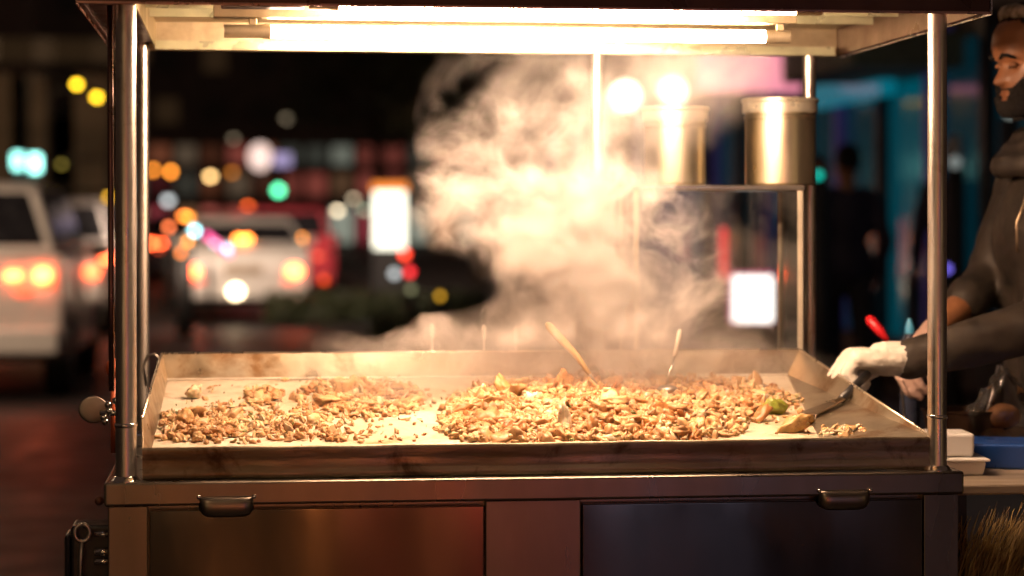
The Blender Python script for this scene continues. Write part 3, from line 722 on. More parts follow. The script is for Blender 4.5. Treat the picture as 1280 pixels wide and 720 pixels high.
for y in (.71, .89):
    capsule(bm, (1.34, y, .90), (1.33, y, .50), .085, .055); capsule(bm, (1.33, y, .50), (1.35, y, .10), .052, .036)
    capsule(bm, (1.36, y, .05), (1.20, y - .01, .035), .038, .030)
body_ = voxel('body', bm, SKIN, None, .0042, 3); wp(body_, v)
def vp(name, bm, m, vox, sm=4, disp=None, par=None): o = voxel(name, bm, m, None, vox, sm, disp); wp(o, par or v); return o
wr = lambda a, f: (lambda c: a * mnoise.noise(c * f) + a * .5 * mnoise.noise(Vector((c.x * f * .6, c.y * f * 2, c.z * f * 2.6))))
bm = bmesh.new()
ell(bm, (1.305, .79, 1.30), .155, .205, .20); capsule(bm, (1.31, .74, 1.30), (1.33, .75, .92), .145, .14); capsule(bm, (1.31, .84, 1.30), (1.33, .85, .92), .145, .14)
capsule(bm, sN, eN, .074, .060); capsule(bm, eN, wN + (eN - wN).normalized() * .004, .061, .0425)
capsule(bm, sF, eF, .074, .056); capsule(bm, eF, eF.lerp(wF, .38), .055, .052)
capsule(bm, (1.30, .64, 1.445), (1.30, .95, 1.45), .080, .080); capsule(bm, (1.29, .74, 1.49), (1.29, .85, 1.49), .085, .085)
jk = vp('jacket', bm, JACK, .007, 8, wr(.0055, 15))
# hood / collar folds round the neck
bm = bmesh.new()
for k, (rr, zz, th) in enumerate(((.088, 1.520, .026), (.106, 1.488, .030), (.078, 1.548, .019))):
    pts = [(1.295 + math.cos(t) * rr * 1.15 - .012, .79 + math.sin(t) * rr, zz + .028 * math.cos(t)) for t in [2 * math.pi * q / 26 for q in range(27)]]
    polytube(bm, pts, th, 10)
vp('hood', bm, JACK, .006, 2, wr(.006, 18))
# zipper and lapel seams down the front
bm = bmesh.new()
zp = []
for q_ in (P(1266, 190, .70), P(1256, 215, .69), P(1248, 240, .69), P(1242, 270, .69), P(1240, 300, .69), P(1240, 330, .69)):
    ok_, lo_, no_, _ = jk.closest_point_on_mesh(q_); zp.append(lo_ + no_ * .001)
polytube(bm, zp, .0035, 8)
part('zipper', bm, mat('zip_metal', (.4, .3, .2), .35, .8), v, smooth=True)
bm = bmesh.new(); hand(bm, wN, dN, (0, .1, -1), (0, 1, 0), (58, 70, 45), infl=.0085, sc_=1.2)
capsule(bm, wN + (eN - wN).normalized() * .010, wN + dN.normalized() * .05, .039, .036)
vp('glove', bm, GLOVE, .003, 8, wr(.0022, 45))
bm = bmesh.new(); hand(bm, wF, dF, (.2, .3, -1), (.1, -1, 0), (35, 40, 30), infl=.0028)
vp('glove', bm, mat('glove_thin', (.62, .42, .34), .4, bump=.4), .003, 2, wr(.002, 45))
# beard
bm = bmesh.new(); rings = []
for j in range(25):
    z = -.128 + .106 * j / 24; f, b, w_ = interp(HT, max(z, -.118)); f += .008 * (z < -.07) ; c = (f + b) / 2; a = (f - b) / 2; ring = []
    for i in range(49):
        t = R(-100 + 200 * i / 48); ct, st = math.cos(t), math.sin(t)
        ex = .010 * (1 if z > -.118 else .4)
        up = -.052 if abs(t) < .42 else (-.052 + .05 * min(1, (abs(t) - .42) / .8))
        k_ = 1 if z < up else 0
        hole = (abs(t) < .30 and -.078 < z < -.056)
        off = ex if (k_ and not hole) else -.012
        nn_ = .0035 * mnoise.noise(Vector((t * 14, z * 260, 0))) if off > 0 else 0
        off += nn_
        ring.append(bm.verts.new(HM @ Vector((c + (a + off) * math.copysign(abs(ct) ** .9, ct), (w_ + off) * math.copysign(abs(st) ** .92, st), z))))
    rings.append(ring)
for A, B in zip(rings, rings[1:]):
    for k in range(48): bm.faces.new([A[k], A[k + 1], B[k + 1], B[k]])
part('beard', bm, HAIR, v, smooth=True)
bm = bmesh.new()
for sgn in (-1, 1):
    polytube(bm, [HM @ Vector(p) for p in ((.094, sgn * .014, .017), (.094, sgn * .026, .024), (.088, sgn * .040, .021), (.076, sgn * .052, .012))], [.003, .0045, .004, .002], 8)
part('eyebrow', bm, HAIR, v, smooth=True)
for sgn in (-1, 1):
    bm = bmesh.new(); ell(bm, HM @ Vector((.073, sgn * .031, -.002)), .0105, .0115, .0085); e = part('eye', bm, mat('eyelid', (.30, .13, .06), .45), v, smooth=True)
    bm = bmesh.new(); polytube(bm, [HM @ Vector(p) for p in ((.080, sgn * .019, -.004), (.0845, sgn * .031, -.007), (.078, sgn * .043, -.006))], [.001, .002, .001], 6); part('eyelash', bm, HAIR, e, smooth=True)
bm = bmesh.new(); polytube(bm, [HM @ Vector(p) for p in ((.086, -.021, -.068), (.0955, -.010, -.063), (.098, 0, -.065), (.0955, .010, -.063), (.086, .021, -.068))], [.001, .002, .0025, .002, .001], 8)
polytube(bm, [HM @ Vector(p) for p in ((.085, -.020, -.071), (.0945, -.010, -.076), (.0965, 0, -.077), (.0945, .010, -.076), (.085, .020, -.071))], [.001, .002, .0025, .002, .001], 8)
part('lips', bm, LIP, v, smooth=True)
# hair cap and twisted headband
bm = bmesh.new(); ell(bm, HM @ Vector((-.022, 0, .068)), .092, .083, .066, M=HM.to_3x3().to_4x4()); vp('hair', bm, HAIR, .004, 1, wr(.004, 60))
bm = bmesh.new(); n = 48
for o_, r_ in ((0, .015), (1, .014)):
    pts = []
    for q in range(n + 1):
        t = 2 * math.pi * q / n; tw = .005
        pts.append(HM @ Vector((-.040 + math.cos(t) * (.082 + tw * math.cos(t * 7 + o_ * 3.14)), math.sin(t) * .080, .064 + .050 * math.cos(t) + tw * math.sin(t * 7 + o_ * 3.14))))
    polytube(bm, pts, r_, 10)
part('headband', bm, BAND, v, smooth=True)
bm = bmesh.new()
for y in (.71, .89): capsule(bm, (1.34, y, .90), (1.33, y, .50), .10, .072); capsule(bm, (1.33, y, .50), (1.35, y, .09), .072, .058)
ell(bm, (1.34, .80, .90), .13, .18, .10); vp('trousers', bm, TROU, .009, 3, wr(.008, 14))
for y in (.71, .89):
    bm = bmesh.new(); capsule(bm, (1.37, y, .055), (1.20, y - .01, .042), .050, .040); box(bm, 1.16, 1.42, y - .045, y + .045, 0, .02); vp('shoe', bm, SHOE, .007, 2)
# scraper held in the gloved hand
a = P(1084, 468, .47); b = P(1052, 499, .36); c = P(1010, 526, .28); c.z = max(c.z, floor_z(c.y) + .008)
t = thing('scraper', 'dark steel scraper held in the gloved hand, blade on the griddle', 'scraper', c)
bm = bmesh.new(); polytube(bm, [a, b], .009, 12); part('handle', bm, BLACK, t, smooth=True)
d_ = (c - b).normalized(); s_ = d_.cross(Vector((0, 0, 1))).normalized()
bm = bmesh.new(); pts = [b - s_ * .009, b + s_ * .009, c + s_ * .022, c - s_ * .022]; hexa(bm, [p - Vector((0, 0, .001)) for p in pts] + [p + Vector((0, 0, .0015)) for p in pts]); polytube(bm, [b, b.lerp(c, .25)], .006, 10)
part('blade', bm, mat('dark_blade', (.22, .17, .12), .35, .9), t)

# passers-by
def walker(label, px, d, facing, h, top, leg, hairc, arm=0, bag=None):
    g0 = PD(px, 400, d); base = Vector((g0.x, g0.y, 0.12 if g0.x > KX else 0))
    k = h / 1.75
    t = thing('person', label, 'person', base, facing, 'passers-by on the pavement')
    def V(x, y, z): return (x * k, y * k, z * k)
    bm = bmesh.new()
    ell(bm, V(0, 0, 1.63), .095 * k, .075 * k, .118 * k); ell(bm, V(.09, 0, 1.61), .022 * k, .012 * k, .02 * k)
    capsule(bm, V(-.01, 0, 1.56), V(0, 0, 1.42), .052 * k, .06 * k)
    ell(bm, V(0, 0, 1.26), .105 * k, .175 * k, .20 * k); ell(bm, V(0, 0, .98), .11 * k, .16 * k, .16 * k)
    J = []
    for s in (-1, 1):
        E_ = V(-.03 + .08 * s, s * .24, 1.12); W_ = V(.10 + .12 * s, s * .22, .90 + arm)
        J.append((s, E_, W_)); capsule(bm, V(0, s * .18, 1.40), E_, .048 * k, .038 * k); capsule(bm, E_, W_, .038 * k, .026 * k)
        w0 = Vector(W_); hd = (w0 - Vector(E_)).normalized(); hand(bm, w0, hd, (0, -s, 0), (1, 0, 0), (20, 25, 15))
        capsule(bm, V(0, s * .09, .92), V(.05 + .10 * s, s * .09, .50), .085 * k, .055 * k); capsule(bm, V(.05 + .10 * s, s * .09, .50), V(-.03 + .17 * s, s * .09, .09), .052 * k, .035 * k)
        capsule(bm, V(-.05 + .17 * s, s * .09, .045), V(.12 + .17 * s, s * .10, .035), .036 * k, .028 * k)
    voxel('body', bm, SKIN, t, .012, 2)
    bm = bmesh.new(); ell(bm, V(0, 0, 1.27), .128 * k, .20 * k, .21 * k); ell(bm, V(0, 0, .99), .135 * k, .185 * k, .18 * k); capsule(bm, V(0, -.15, 1.41), V(0, .15, 1.41), .07 * k, .07 * k)
    for s, E_, W_ in J: capsule(bm, V(0, s * .18, 1.40), E_, .066 * k, .054 * k); capsule(bm, E_, W_, .052 * k, .042 * k)
    voxel('coat', bm, top, t, .014, 3, wr(.012, 9))
    bm = bmesh.new()
    for s in (-1, 1): capsule(bm, V(0, s * .09, .92), V(.05 + .10 * s, s * .09, .50), .098 * k, .07 * k); capsule(bm, V(.05 + .10 * s, s * .09, .50), V(-.03 + .17 * s, s * .09, .09), .068 * k, .055 * k)
    voxel('trousers', bm, leg, t, .014, 3, wr(.008, 9))
    bm = bmesh.new(); ell(bm, V(-.022, 0, 1.665), .096 * k, .085 * k, .105 * k); voxel('hair', bm, hairc, t, .012, 1)
    for s in (-1, 1):
        bm = bmesh.new(); capsule(bm, V(-.06 + .17 * s, s * .09, .05), V(.13 + .17 * s, s * .10, .04), .045 * k, .036 * k); voxel('shoe', bm, SHOE, t, .01, 2)
    return t
KX = 1.9
CT = mat('coat_teal', (.0, .34, .30), .7, bump=.2); CD = mat('coat_dark', (.03, .025, .05), .7, bump=.2); CP = mat('coat_purple', (.07, .05, .20), .7, bump=.2); HG = mat('hair_grey', (.42, .42, .42), .7)
walker('passer-by in a teal jacket with pale hair, seen just left of the front right post', 1128, 17.5, R(-80), 1.68, CT, TROU, HG)
walker('passer-by in a dark coat walking beside the rear right post of the cart', 1058, 14.5, R(100), 1.74, CD, TROU, HAIR)
walker('passer-by in a purple coat partly hidden by the rear right post of the cart', 1022, 15.5, R(-95), 1.70, CP, TROU, HAIR)
walker('dark clothed passer-by between the front right post and the vendor', 1196, 14.5, R(85), 1.80, CD, TROU, HG)
# ------------------------------------------------------------------ ground
asph = mat('asphalt', (.036, .030, .030), .5, 0, .25, 1.6, bump=.35, bscale=60, rvar=.12, spec=.3)
pave = mat('pavement', (.16, .15, .14), .6, 0, .2, 2.5, bump=.3, bscale=30)
bm = bmesh.new(); box(bm, -400, 400, -60, 900, -.3, 0); tag(obj('road', bm, asph), kind='structure')
bm = bmesh.new(); box(bm, KX, 60, -30, 60, -.1, .12); tag(obj('pavement', bm, pave, bev=.02), kind='structure')
bm = bmesh.new(); box(bm, -14, -9.2, 5, 200, -.1, .12); tag(obj('pavement', bm, pave, bev=.02), kind='structure')
lm = mat('road_paint', (.72, .70, .64), .6, 0, .2, 9)
bm = bmesh.new()
for k in range(22):
    y = 8 + k * 7; vs4 = [bm.verts.new(p) for p in ((-4.9, y, .004), (-4.78, y, .004), (-4.78, y + 3, .004), (-4.9, y + 3, .004))]; bm.faces.new(vs4)
tag(obj('lane_marking', bm, lm), kind='structure')

# ------------------------------------------------------------------ cars
GLS = mat('car_glass', (.012, .012, .015), .08, 0, .05, 5, spec=.6)
TAIL = glow('tail_lamp', (1, .10, .025), 19, (.3, .01, .01)); TAILO = glow('amber_lamp', (1, .22, .03), 16, (.3, .05, .01))
PLATE = mat('number_plate', (.40, .30, .22), .5)
BUMP = mat('bumper_dark', (.05, .045, .045), .5)
def loft_x(bm, prof_low, hw_low, prof_hi=None): pass
def car(label, kind, paint, loc, rz=0, group=None, hb=True, lit=True):
    t = thing('parked_car' if False else 'car', label, 'car', loc, rz, group)
    hw = .90 if kind == 'sedan' else .93
    if kind == 'sedan':
        low = [(0.02, .38), (0, .62), (.03, .90), (.12, 1.02), (.75, 1.08), (3.3, 1.02), (4.35, .84), (4.58, .62), (4.55, .30), (3.9, .24), (.5, .24)]
        gh = [(.55, 1.07), (1.05, 1.38), (1.45, 1.47), (2.4, 1.47), (3.25, 1.02)]
    else:
        low = [(0.03, .42), (0, .62), (.02, 1.0), (.05, 1.12), (.4, 1.14), (3.4, 1.10), (4.45, .98), (4.66, .70), (4.62, .34), (3.9, .28), (.5, .28)]
        gh = [(.08, 1.135), (.28, 1.60), (.55, 1.68), (2.7, 1.68), (3.45, 1.105)]
    bm = bmesh.new(); rows = []
    for u in (-1, -.93, -.5, 0, .5, .93, 1):
        q = 1 if abs(u) < .95 else .965
        rows.append([bm.verts.new((u * hw, y * 1 + (.05 * abs(u) ** 3 if y < .2 else (-.10 * abs(u) ** 3 if y > 4.3 else 0)), .65 + (z - .65) * q)) for y, z in low])
    n = len(low)
    for r0, r1 in zip(rows, rows[1:]):
        for i in range(n): bm.faces.new([r0[i], r0[(i + 1) % n], r1[(i + 1) % n], r1[i]])
    bm.faces.new(rows[0]); bm.faces.new(rows[-1][::-1])
    zg0 = gh[0][1]; zt = max(z for _, z in gh); rows = []
    for u in (-1, -.9, 0, .9, 1):
        row = []
        for y, z in gh:
            f = (z - 1.02) / (zt - 1.02); row.append(bm.verts.new((u * (hw * .97 - .20 * f), y, z - (.02 * f if abs(u) == 1 else 0))))
        rows.append(row)
    m_ = len(gh)
    for r0, r1 in zip(rows, rows[1:]):
        for i in range(m_ - 1): bm.faces.new([r0[i], r0[i + 1], r1[i + 1], r1[i]])
    bm.faces.new(rows[0]); bm.faces.new(rows[-1][::-1])
    body = obj('body', bm, paint, t, bev=.035, seg=3, auto=40)
    def quad_slab(name, pts, m, off, par=t):
        b = bmesh.new(); v0 = [Vector(p) for p in pts]; nn = (v0[1] - v0[0]).cross(v0[3] - v0[0]).normalized() * off
        hexa(b, [p for p in v0] + [p + nn for p in v0]); return obj(name, b, m, par, bev=.008)
    def gw(z): return hw * .97 - .20 * (z - 1.02) / (zt - 1.02)
    (y0, z0), (y1, z1) = gh[0], gh[1]
    za, zb = z0 + .05, z1 - .01
    ya = y0 + (y1 - y0) * (za - z0) / (z1 - z0); yb = y0 + (y1 - y0) * (zb - z0) / (z1 - z0)
    quad_slab('rear_window', [(-gw(za) + .06, ya, za), (gw(za) - .06, ya, za), (gw(zb) - .08, yb, zb), (-gw(zb) + .08, yb, zb)], GLS, .012)
    (y3, z3), (y4, z4) = gh[3], gh[4]
    quad_slab('windscreen', [(gw(z4) - .06, y4 - .03, z4 + .05), (-gw(z4) + .06, y4 - .03, z4 + .05), (-gw(z3) + .08, y3 + .06, z3 - .04), (gw(z3) - .08, y3 + .06, z3 - .04)], GLS, .012)
    for s in (-1, 1):
        for (a, b_) in ((gh[1][0] + .05, (gh[1][0] + gh[3][0]) / 2 - .04), ((gh[1][0] + gh[3][0]) / 2 + .04, gh[3][0] + .15)):
            zz0, zz1 = zg0 + .04, zt - .10
            p = [(s * (gw(zz0) + .002), a, zz0), (s * (gw(zz0) + .002), b_ + .1, zz0), (s * (gw(zz1) + .002), b_, zz1), (s * (gw(zz1) + .002), a + .08, zz1)]
            quad_slab('side_window', p if s > 0 else p[::-1], GLS, .012)
    zt_ = .73 if kind == 'sedan' else .96
    for s in (-1, 1):
        b = bmesh.new()
        if kind == 'sedan': sphere(b, (s * .69, .03, zt_), .10, 1.1, .45, .85)
        else: sphere(b, (s * (hw - .15), .0, zt_), .068, 1, .5, .9)
        obj('tail_light', b, TAIL if lit else mat('lens_red', (.4, .02, .02), .2), t, smooth=True)
        if kind != 'sedan' and lit:
            b = bmesh.new(); box(b, s * (hw - .37) - .06, s * (hw - .37) + .06, -.02, .06, zt_ - .035, zt_ + .03); obj('inner_light', b, TAIL, t, bev=.02)
        b = bmesh.new(); sphere(b, (s * (hw - .30), .02, zt_ - .13), .06, 1.3, .3, .6); obj('reflector', b, glow('reflector_glow', (1, .13, .05), 1.5, (.3, .02, .02)), t, smooth=True)
        for yy in (.85, 3.75):
            b = bmesh.new(); lathe(b, [(.18, -.10), (.29, -.105), (.32, -.08), (.32, .08), (.29, .105), (.18, .10), (.18, -.10)], 32)
            bmesh.ops.transform(b, matrix=Matrix.Translation((s * (hw - .09), yy, .32)) @ Matrix.Rotation(R(90), 4, 'Y'), verts=b.verts); wv = obj('wheel', b, RUBBER, t, auto=40)
            b = bmesh.new(); lathe(b, [(0, -.09), (.06, -.10), (.178, -.085), (.178, .085), (.06, .10), (0, .09)], 24)
            bmesh.ops.transform(b, matrix=Matrix.Translation((s * (hw - .09), yy, .32)) @ Matrix.Rotation(R(90), 4, 'Y'), verts=b.verts); obj('rim', b, STEEL, wv, auto=40)
        b = bmesh.new(); box(b, s * hw + (.0 if s > 0 else -.17), s * hw + (.17 if s > 0 else 0), 3.05, 3.15, 1.05, 1.2); obj('mirror', b, paint, t, bev=.03)
    if hb:
        b = bmesh.new(); yh = gh[0][0] + .10 if kind == 'sedan' else gh[1][0] - .02; zh = 1.17 if kind == 'sedan' else 1.60
        box(b, -.11, .11, yh - .05, yh + .02, zh - .03, zh + .03); obj('brake_light', b, TAILO, t, bev=.015)
    b = bmesh.new(); box(b, -hw + .03, hw - .03, -.07, .10, .36, .56); bp = obj('bumper', b, paint, t, bev=.03)
    b = bmesh.new(); box(b, -.26, .26, -.02 if kind == 'sedan' else -.02, .03, .70, .82); obj('number_plate', b, PLATE, t, bev=.004)
    return t
PW = mat('paint_white', (.72, .68, .63), .3, 0, .04, 3, coat=.6); PS = mat('paint_silver', (.62, .58, .54), .5, .1, .05, 3); PR = mat('paint_red', (.60, .06, .09), .3, 0, .05, 3, coat=.6); PG = mat('paint_grey', (.30, .27, .26), .32, .3, .05, 3, coat=.5)
PB = mat('paint_dark', (.05, .04, .05), .3, .2, .05, 3, coat=.5)
def rear_at(px, d): p = PD(px, 400, d); return (p.x, p.y, 0)
suv = car('white estate car nearest on the left, cut by the frame edge', 'suv', PW, rear_at(-78, 16.7), 0, 'cars queueing in the street')
van = car('grey white car behind the nearest one, its lit tail lamp beside the front left post', 'suv', PG, rear_at(52, 27), 0, 'cars queueing in the street')
sed = car('silver saloon in the middle of the queue with round white hot tail lamps', 'sedan', PS, rear_at(304, 30), 0, 'cars queueing in the street')
bm = bmesh.new(); sphere(bm, (-.10, -.09, .46), .085, 1.1, .4, 1); obj('bumper_glow', bm, glow('bumper_warm', (1, .75, .45), 9), sed, smooth=True)  # warm glowing spot on the bumper
red = car('red car just beyond the silver saloon, showing at its right', 'suv', PR, rear_at(352, 38), 0, 'cars queueing in the street', False, False)
for lab, src, px, d in (('dark car far up the queue, low and left of the silver saloon', None, 232, 52), ('farther car seen between the rear left post and the saloon', None, 214, 68), ('farthest car of the queue beyond the rear left post', None, 196, 92)):
    c = car(lab, 'suv', PB if d < 60 else PR, rear_at(px, d), 0, 'cars queueing in the street')

# ------------------------------------------------------------------ lamps, signals, signs
POLE = mat('pole_dark', (.05, .05, .05), .5, .3)
def street_lamp(label, px, py, d, rpx, col, s, arm=1, group='street lamps far up the road', name='street_lamp', cat='street lamp'):
    p = PD(px, py, d); r = rpx * d / F
    t = thing(name, label, cat, (p.x, p.y, 0), 0, group)
    bm = bmesh.new(); h = p.z
    pr = max(.035, r * .35)
    polytube(bm, [(arm * .8, .1, 0), (arm * .8, .1, h * .7), (arm * .78, .1, h + r * 1.8), (arm * .5, .06, h + r * 2.2), (0, 0, h + r * 1.6)] if arm else [(0, 0, 0), (0, 0, h * .6), (0, 0, h - r * 1.0)], pr, 8); obj('pole', bm, POLE, t, smooth=True)
    bm = bmesh.new(); sphere(bm, (0, 0, h), r); obj('lamp', bm, glow('lamp_%d_%d_%d_%d' % (col[0] * 99, col[1] * 99, col[2] * 99, s), col, s), t, smooth=True)
    if arm:
        bm = bmesh.new(); lathe(bm, [(r * 1.5, r * .5), (r * 1.2, r * 1.1), (r * .4, r * 1.5), (0, r * 1.6)], 16, (0, 0, h)); obj('hood', bm, POLE, t, smooth=True)
    return t
OR = (1, .30, .03); AM = (1, .62, .05); WC = (1, .78, .5); GR = (.12, 1, .45); TE = (.35, 1, .85); GY = (.8, .85, .85)
street_lamp('amber street lamp, upper of the two in the dark left of the front post', 96, 105, 36, 4.2, (1, .58, .02), 9, -1, 'amber street lamps at upper left')
street_lamp('amber street lamp, lower right of the two left of the front post', 121, 121, 37, 4.2, (1, .58, .02), 9, -1, 'amber street lamps at upper left')
L_ = [('orange street lamp just right of the rear left post', 191, 212, 120, 3.6, OR, 7), ('bright orange street lamp a little right of the rear left post', 213, 214, 130, 3.8, OR, 10),
      ('orange street lamp low beside the rear left post', 195, 237, 150, 3.6, OR, 9), ('warm white street lamp with an orange rim above the queue', 263, 220, 110, 4.2, (1, .6, .22), 7),
      ('dim brown orange street lamp right of the warm white one', 290, 215, 140, 4, OR, 1.6), ('dim orange street lamp left of the cream pair', 398, 238, 150, 4, OR, 1.0),
      ('orange street lamp above the cream one', 428, 238, 150, 4, OR, 3), ('pale grey street lamp touching the orange one', 442, 248, 120, 3.8, WC, 2), ('cream street lamp left of the lit poster', 422, 263, 120, 4, WC, 5),
      ('soft grey green lamp beside the lit poster', 456, 262, 90, 4.2, (.6, .75, .5), 1.6), ('faint grey street lamp in the dark above the cars', 292, 173, 110, 3.6, WC, .5), ('faint grey street lamp high above the saloon', 358, 148, 90, 4.6, WC, .8),
      ('dim olive street lamp at far left', 77, 205, 38, 3.5, (.8, .6, .1), .8), ('small pinkish street lamp above the nearest car', 27, 238, 38, 3.2, (1, .5, .4), 3), ('second small pinkish street lamp above the nearest car', 57, 247, 38, 3, (1, .5, .4), 2.2),
      ('yellow street lamp touching the front left post', 136, 246, 38, 3.6, (1, .5, .03), 4), ('small grey street lamp low at the left of the queue', 210, 250, 85, 5, GY, 2.2)]
for l in L_: street_lamp(*l, arm=1 if l[1] % 2 else -1)
# traffic signals
def signal(label, px, py, d, lit, cols, s):
    p = PD(px, py, d); h = p.z; r = .15
    t = thing('traffic_light', label, 'traffic light', (p.x, p.y, 0), 0, 'traffic lights up the road')
    bm = bmesh.new(); tube(bm, (0, .15, 0), (0, .15, h + .3), .06); obj('pole', bm, POLE, t, smooth=True)
    bm = bmesh.new(); z0 = h + (lit - 1) * .42; box(bm, -.2, .2, .03, .22, z0 - .65, z0 + .65); obj('housing', bm, BLACK, t, bev=.03)
    for k in range(3):
        bm = bmesh.new(); sphere(bm, (0, .03, z0 + (1 - k) * .42), r, 1, .4, 1)
        obj('lens', bm, glow('signal_%d_%d' % (k, s), cols, s) if k == lit else mat('lens_off', (.04, .02, .02), .3), t, smooth=True)
signal('traffic light showing green above the silver saloon', 348, 238, 75, 2, GR, 4.5)
signal('traffic light showing red just left of the green one', 310, 260, 95, 0, (1, .13, .02), 6)
for lab, px, py, d, col, s, w_, h_ in (('pair of teal white lit letters on a dark board, left piece', 22, 201, 40, TE, 3.2, .18, .28), ('teal white round lit sign, right piece of the pair', 41, 204, 40, TE, 4.5, .26, .30)):
    p = PD(px, py, d); t = thing('lit_sign', lab, 'sign', (p.x, p.y, 0), 0, 'teal lit signs at far left')
    bm = bmesh.new(); tube(bm, (0, .12, 0), (0, .12, p.z), .05); obj('pole', bm, POLE, t, smooth=True)
    bm = bmesh.new(); box(bm, -w_ / 2, w_ / 2, 0, .08, p.z - h_ / 2, p.z + h_ / 2); obj('panel', bm, glow('teal_panel%d' % px, col, s), t, bev=.02)
p = PD(325, 196, 60); t = thing('lit_sign', 'soft pinkish white shop sign high above the saloon', 'sign', (p.x, p.y, 0))
bm = bmesh.new(); tube(bm, (0, .3, 0), (0, .3, p.z), .08); obj('pole', bm, POLE, t, smooth=True)
bm = bmesh.new(); sphere(bm, (0, 0, p.z), .34, .9, .5, 1.1); obj('globe', bm, glow('pinkwhite', (1, .72, .62), 1.0), t, smooth=True)
bm = bmesh.new(); box(bm, .35, .85, .1, .2, p.z - .25, p.z + .1); obj('panel', bm, glow('lavender', (.55, .45, .8), .55), t, bev=.02)
# glowing tubes on a post
def neon(label, segs, d, base_px):
    q = PD(base_px[0], base_px[1], d); t = thing('neon_sign', label, 'neon sign', (q.x, q.y, 0))
    inv = Matrix.Translation((-q.x, -q.y, 0))
    bm = bmesh.new(); tube(bm, (0, .06, 0), (0, .06, q.z), .03); obj('pole', bm, POLE, t, smooth=True)
    for (x0, y0, x1, y1, rpx, col, s) in segs:
        bm = bmesh.new(); capsule(bm, inv @ PD(x0, y0, d), inv @ PD(x1, y1, d), rpx * d / F, rpx * d / F); obj('neon_tube', bm, glow('neon_%d_%d' % (x0, y0), col, s), t, smooth=True)
neon('small slanted pink and cyan glowing tubes on an added post in front of the silver saloon', [(243, 288, 244, 289, 4, (.35, .9, 1), 8), (258, 294, 288, 318, 3.2, (1, .10, .32), 2.4), (268, 303, 270, 305, 3, (.4, .8, 1), 4), (283, 310, 285, 312, 3.2, (.2, .8, 1), 5)], 26, (262, 330))  # coloured streaks, built as glowing tubes on an added post
# shop row added so its glowing windows warm the dark far street
wr_ = np.random.default_rng(5)
SHC = [(1, .30, .14), (1, .22, .16), (1, .5, .25), (1, .7, .45), (.9, .12, .16), (.7, .75, .6)]
t = thing('shop_row', 'far row of shops beyond the queue of cars, glowing windows added for background light', 'building', (-4, 150, 0))
bx_ = lambda name, x0, x1, y0, y1, z0, z1, m: part(name, (lambda b: (box(b, x0, x1, y0, y1, z0, z1), b)[1])(bmesh.new()), m, t)
bx_('wall', -24, 20, 138, 148, 0, 8, mat('stone_dark', (.14, .115, .10), .8, 0, .2, 1, bump=.3, bscale=8))
for i in range(26):
    X = -23 + i * 1.65
    for (z0_, z1_) in ((.4, 2.6), (3.4, 4.8), (5.4, 6.6)):
        c = SHC[wr_.integers(6)]; s_ = float(wr_.choice([.09, .16, .26, .38])) * (1 if z0_ < 1 else .35)
        bx_('window', X, X + 1.3, 137.9, 137.99, z0_, z1_, glow('shop_%d_%d' % (SHC.index(c), s_ * 1000), c, s_))
# right-hand side of the queue: orange lamp on the red car, poster, small lights
bm = bmesh.new(); q = PD(376, 300, 37.5); ql = q - red.location; sphere(bm, ql, .075); obj('brake_light', bm, glow('amber_side', OR, 9), red, smooth=True)
p = PD(487, 272, 40); t = thing('poster_stand', 'tall lit white poster with an orange top on the far pavement', 'poster', (p.x, p.y, 0), R(-14))
bm = bmesh.new(); box(bm, -.34, .34, .02, .16, .1, 2.12); obj('frame', bm, POLE, t, bev=.02)
bm = bmesh.new(); box(bm, -.29, .29, -.01, .019, .95, 1.98); obj('panel', bm, glow('poster_white', (.95, .92, .72), 2.0), t, bev=.01)
bm = bmesh.new(); box(bm, -.33, .33, -.01, .019, 1.985, 2.14); obj('header', bm, glow('poster_orange', (1, .25, .01), 1.1), t, bev=.01)
bm = bmesh.new(); tube(bm, (0, .09, 0), (0, .09, .2), .15); obj('foot', bm, POLE, t)
def bollard(label, px, py, d, rpx, col, s, grp='low lamps by the far pavement'):
    p = PD(px, py, d); r = rpx * d / F; t = thing('post_light', label, 'bollard', (p.x, p.y, 0), 0, grp)
    bm = bmesh.new(); lathe(bm, [(0, 0), (.07, 0), (.06, p.z - r), (0, p.z - r)], 20); obj('post', bm, POLE, t, smooth=True)
    bm = bmesh.new(); sphere(bm, (0, 0, p.z), r); obj('lamp', bm, glow('boll_%d' % px, col, s), t, smooth=True)
bollard('red bollard lamp under the lit poster', 506, 318, 34, 4.6, (1, .05, .02), 5); bollard('lower deep red bollard lamp under the lit poster', 512, 340, 30, 4.6, (1, .02, .03), 3)
bollard('grey white bollard lamp left of the red ones', 493, 342, 31, 5, (.7, .75, .75), 1.4); bollard('dim amber bollard lamp at the edge of the steam', 550, 370, 24, 3.6, (1, .5, .03), 1.6)
bollard('greenish grey bollard lamp below the red ones', 514, 362, 26, 4, (.6, .6, .3), .6); bollard('small red orange bollard lamp right of the red car', 405, 350, 33, 4, (1, .08, .01), 2)
# twin globe lamp behind the pots
p = PD(841, 113, 13.5); p2 = PD(782, 120, 11.5)
for q, lab, r, s in ((p, 'round white globe lamp on a post glowing above the left pot', .088, 2.6), (p2, 'round white globe lamp on a post at left of the pots, in the steam', .085, 2.6)):
    t = thing('globe_lamp', lab, 'street lamp', (q.x, q.y, 0), 0, 'globe lamps on the pavement')
    bm = bmesh.new(); lathe(bm, [(0, 0), (.10, 0), (.08, .25), (.035, .4), (.03, q.z - r - .05), (.05, q.z - r), (0, q.z - r)], 20); obj('post', bm, POLE, t, smooth=True)
    bm = bmesh.new(); sphere(bm, (0, 0, q.z), r); obj('globe', bm, glow('globe', (1, .86, .68), s), t, smooth=True)

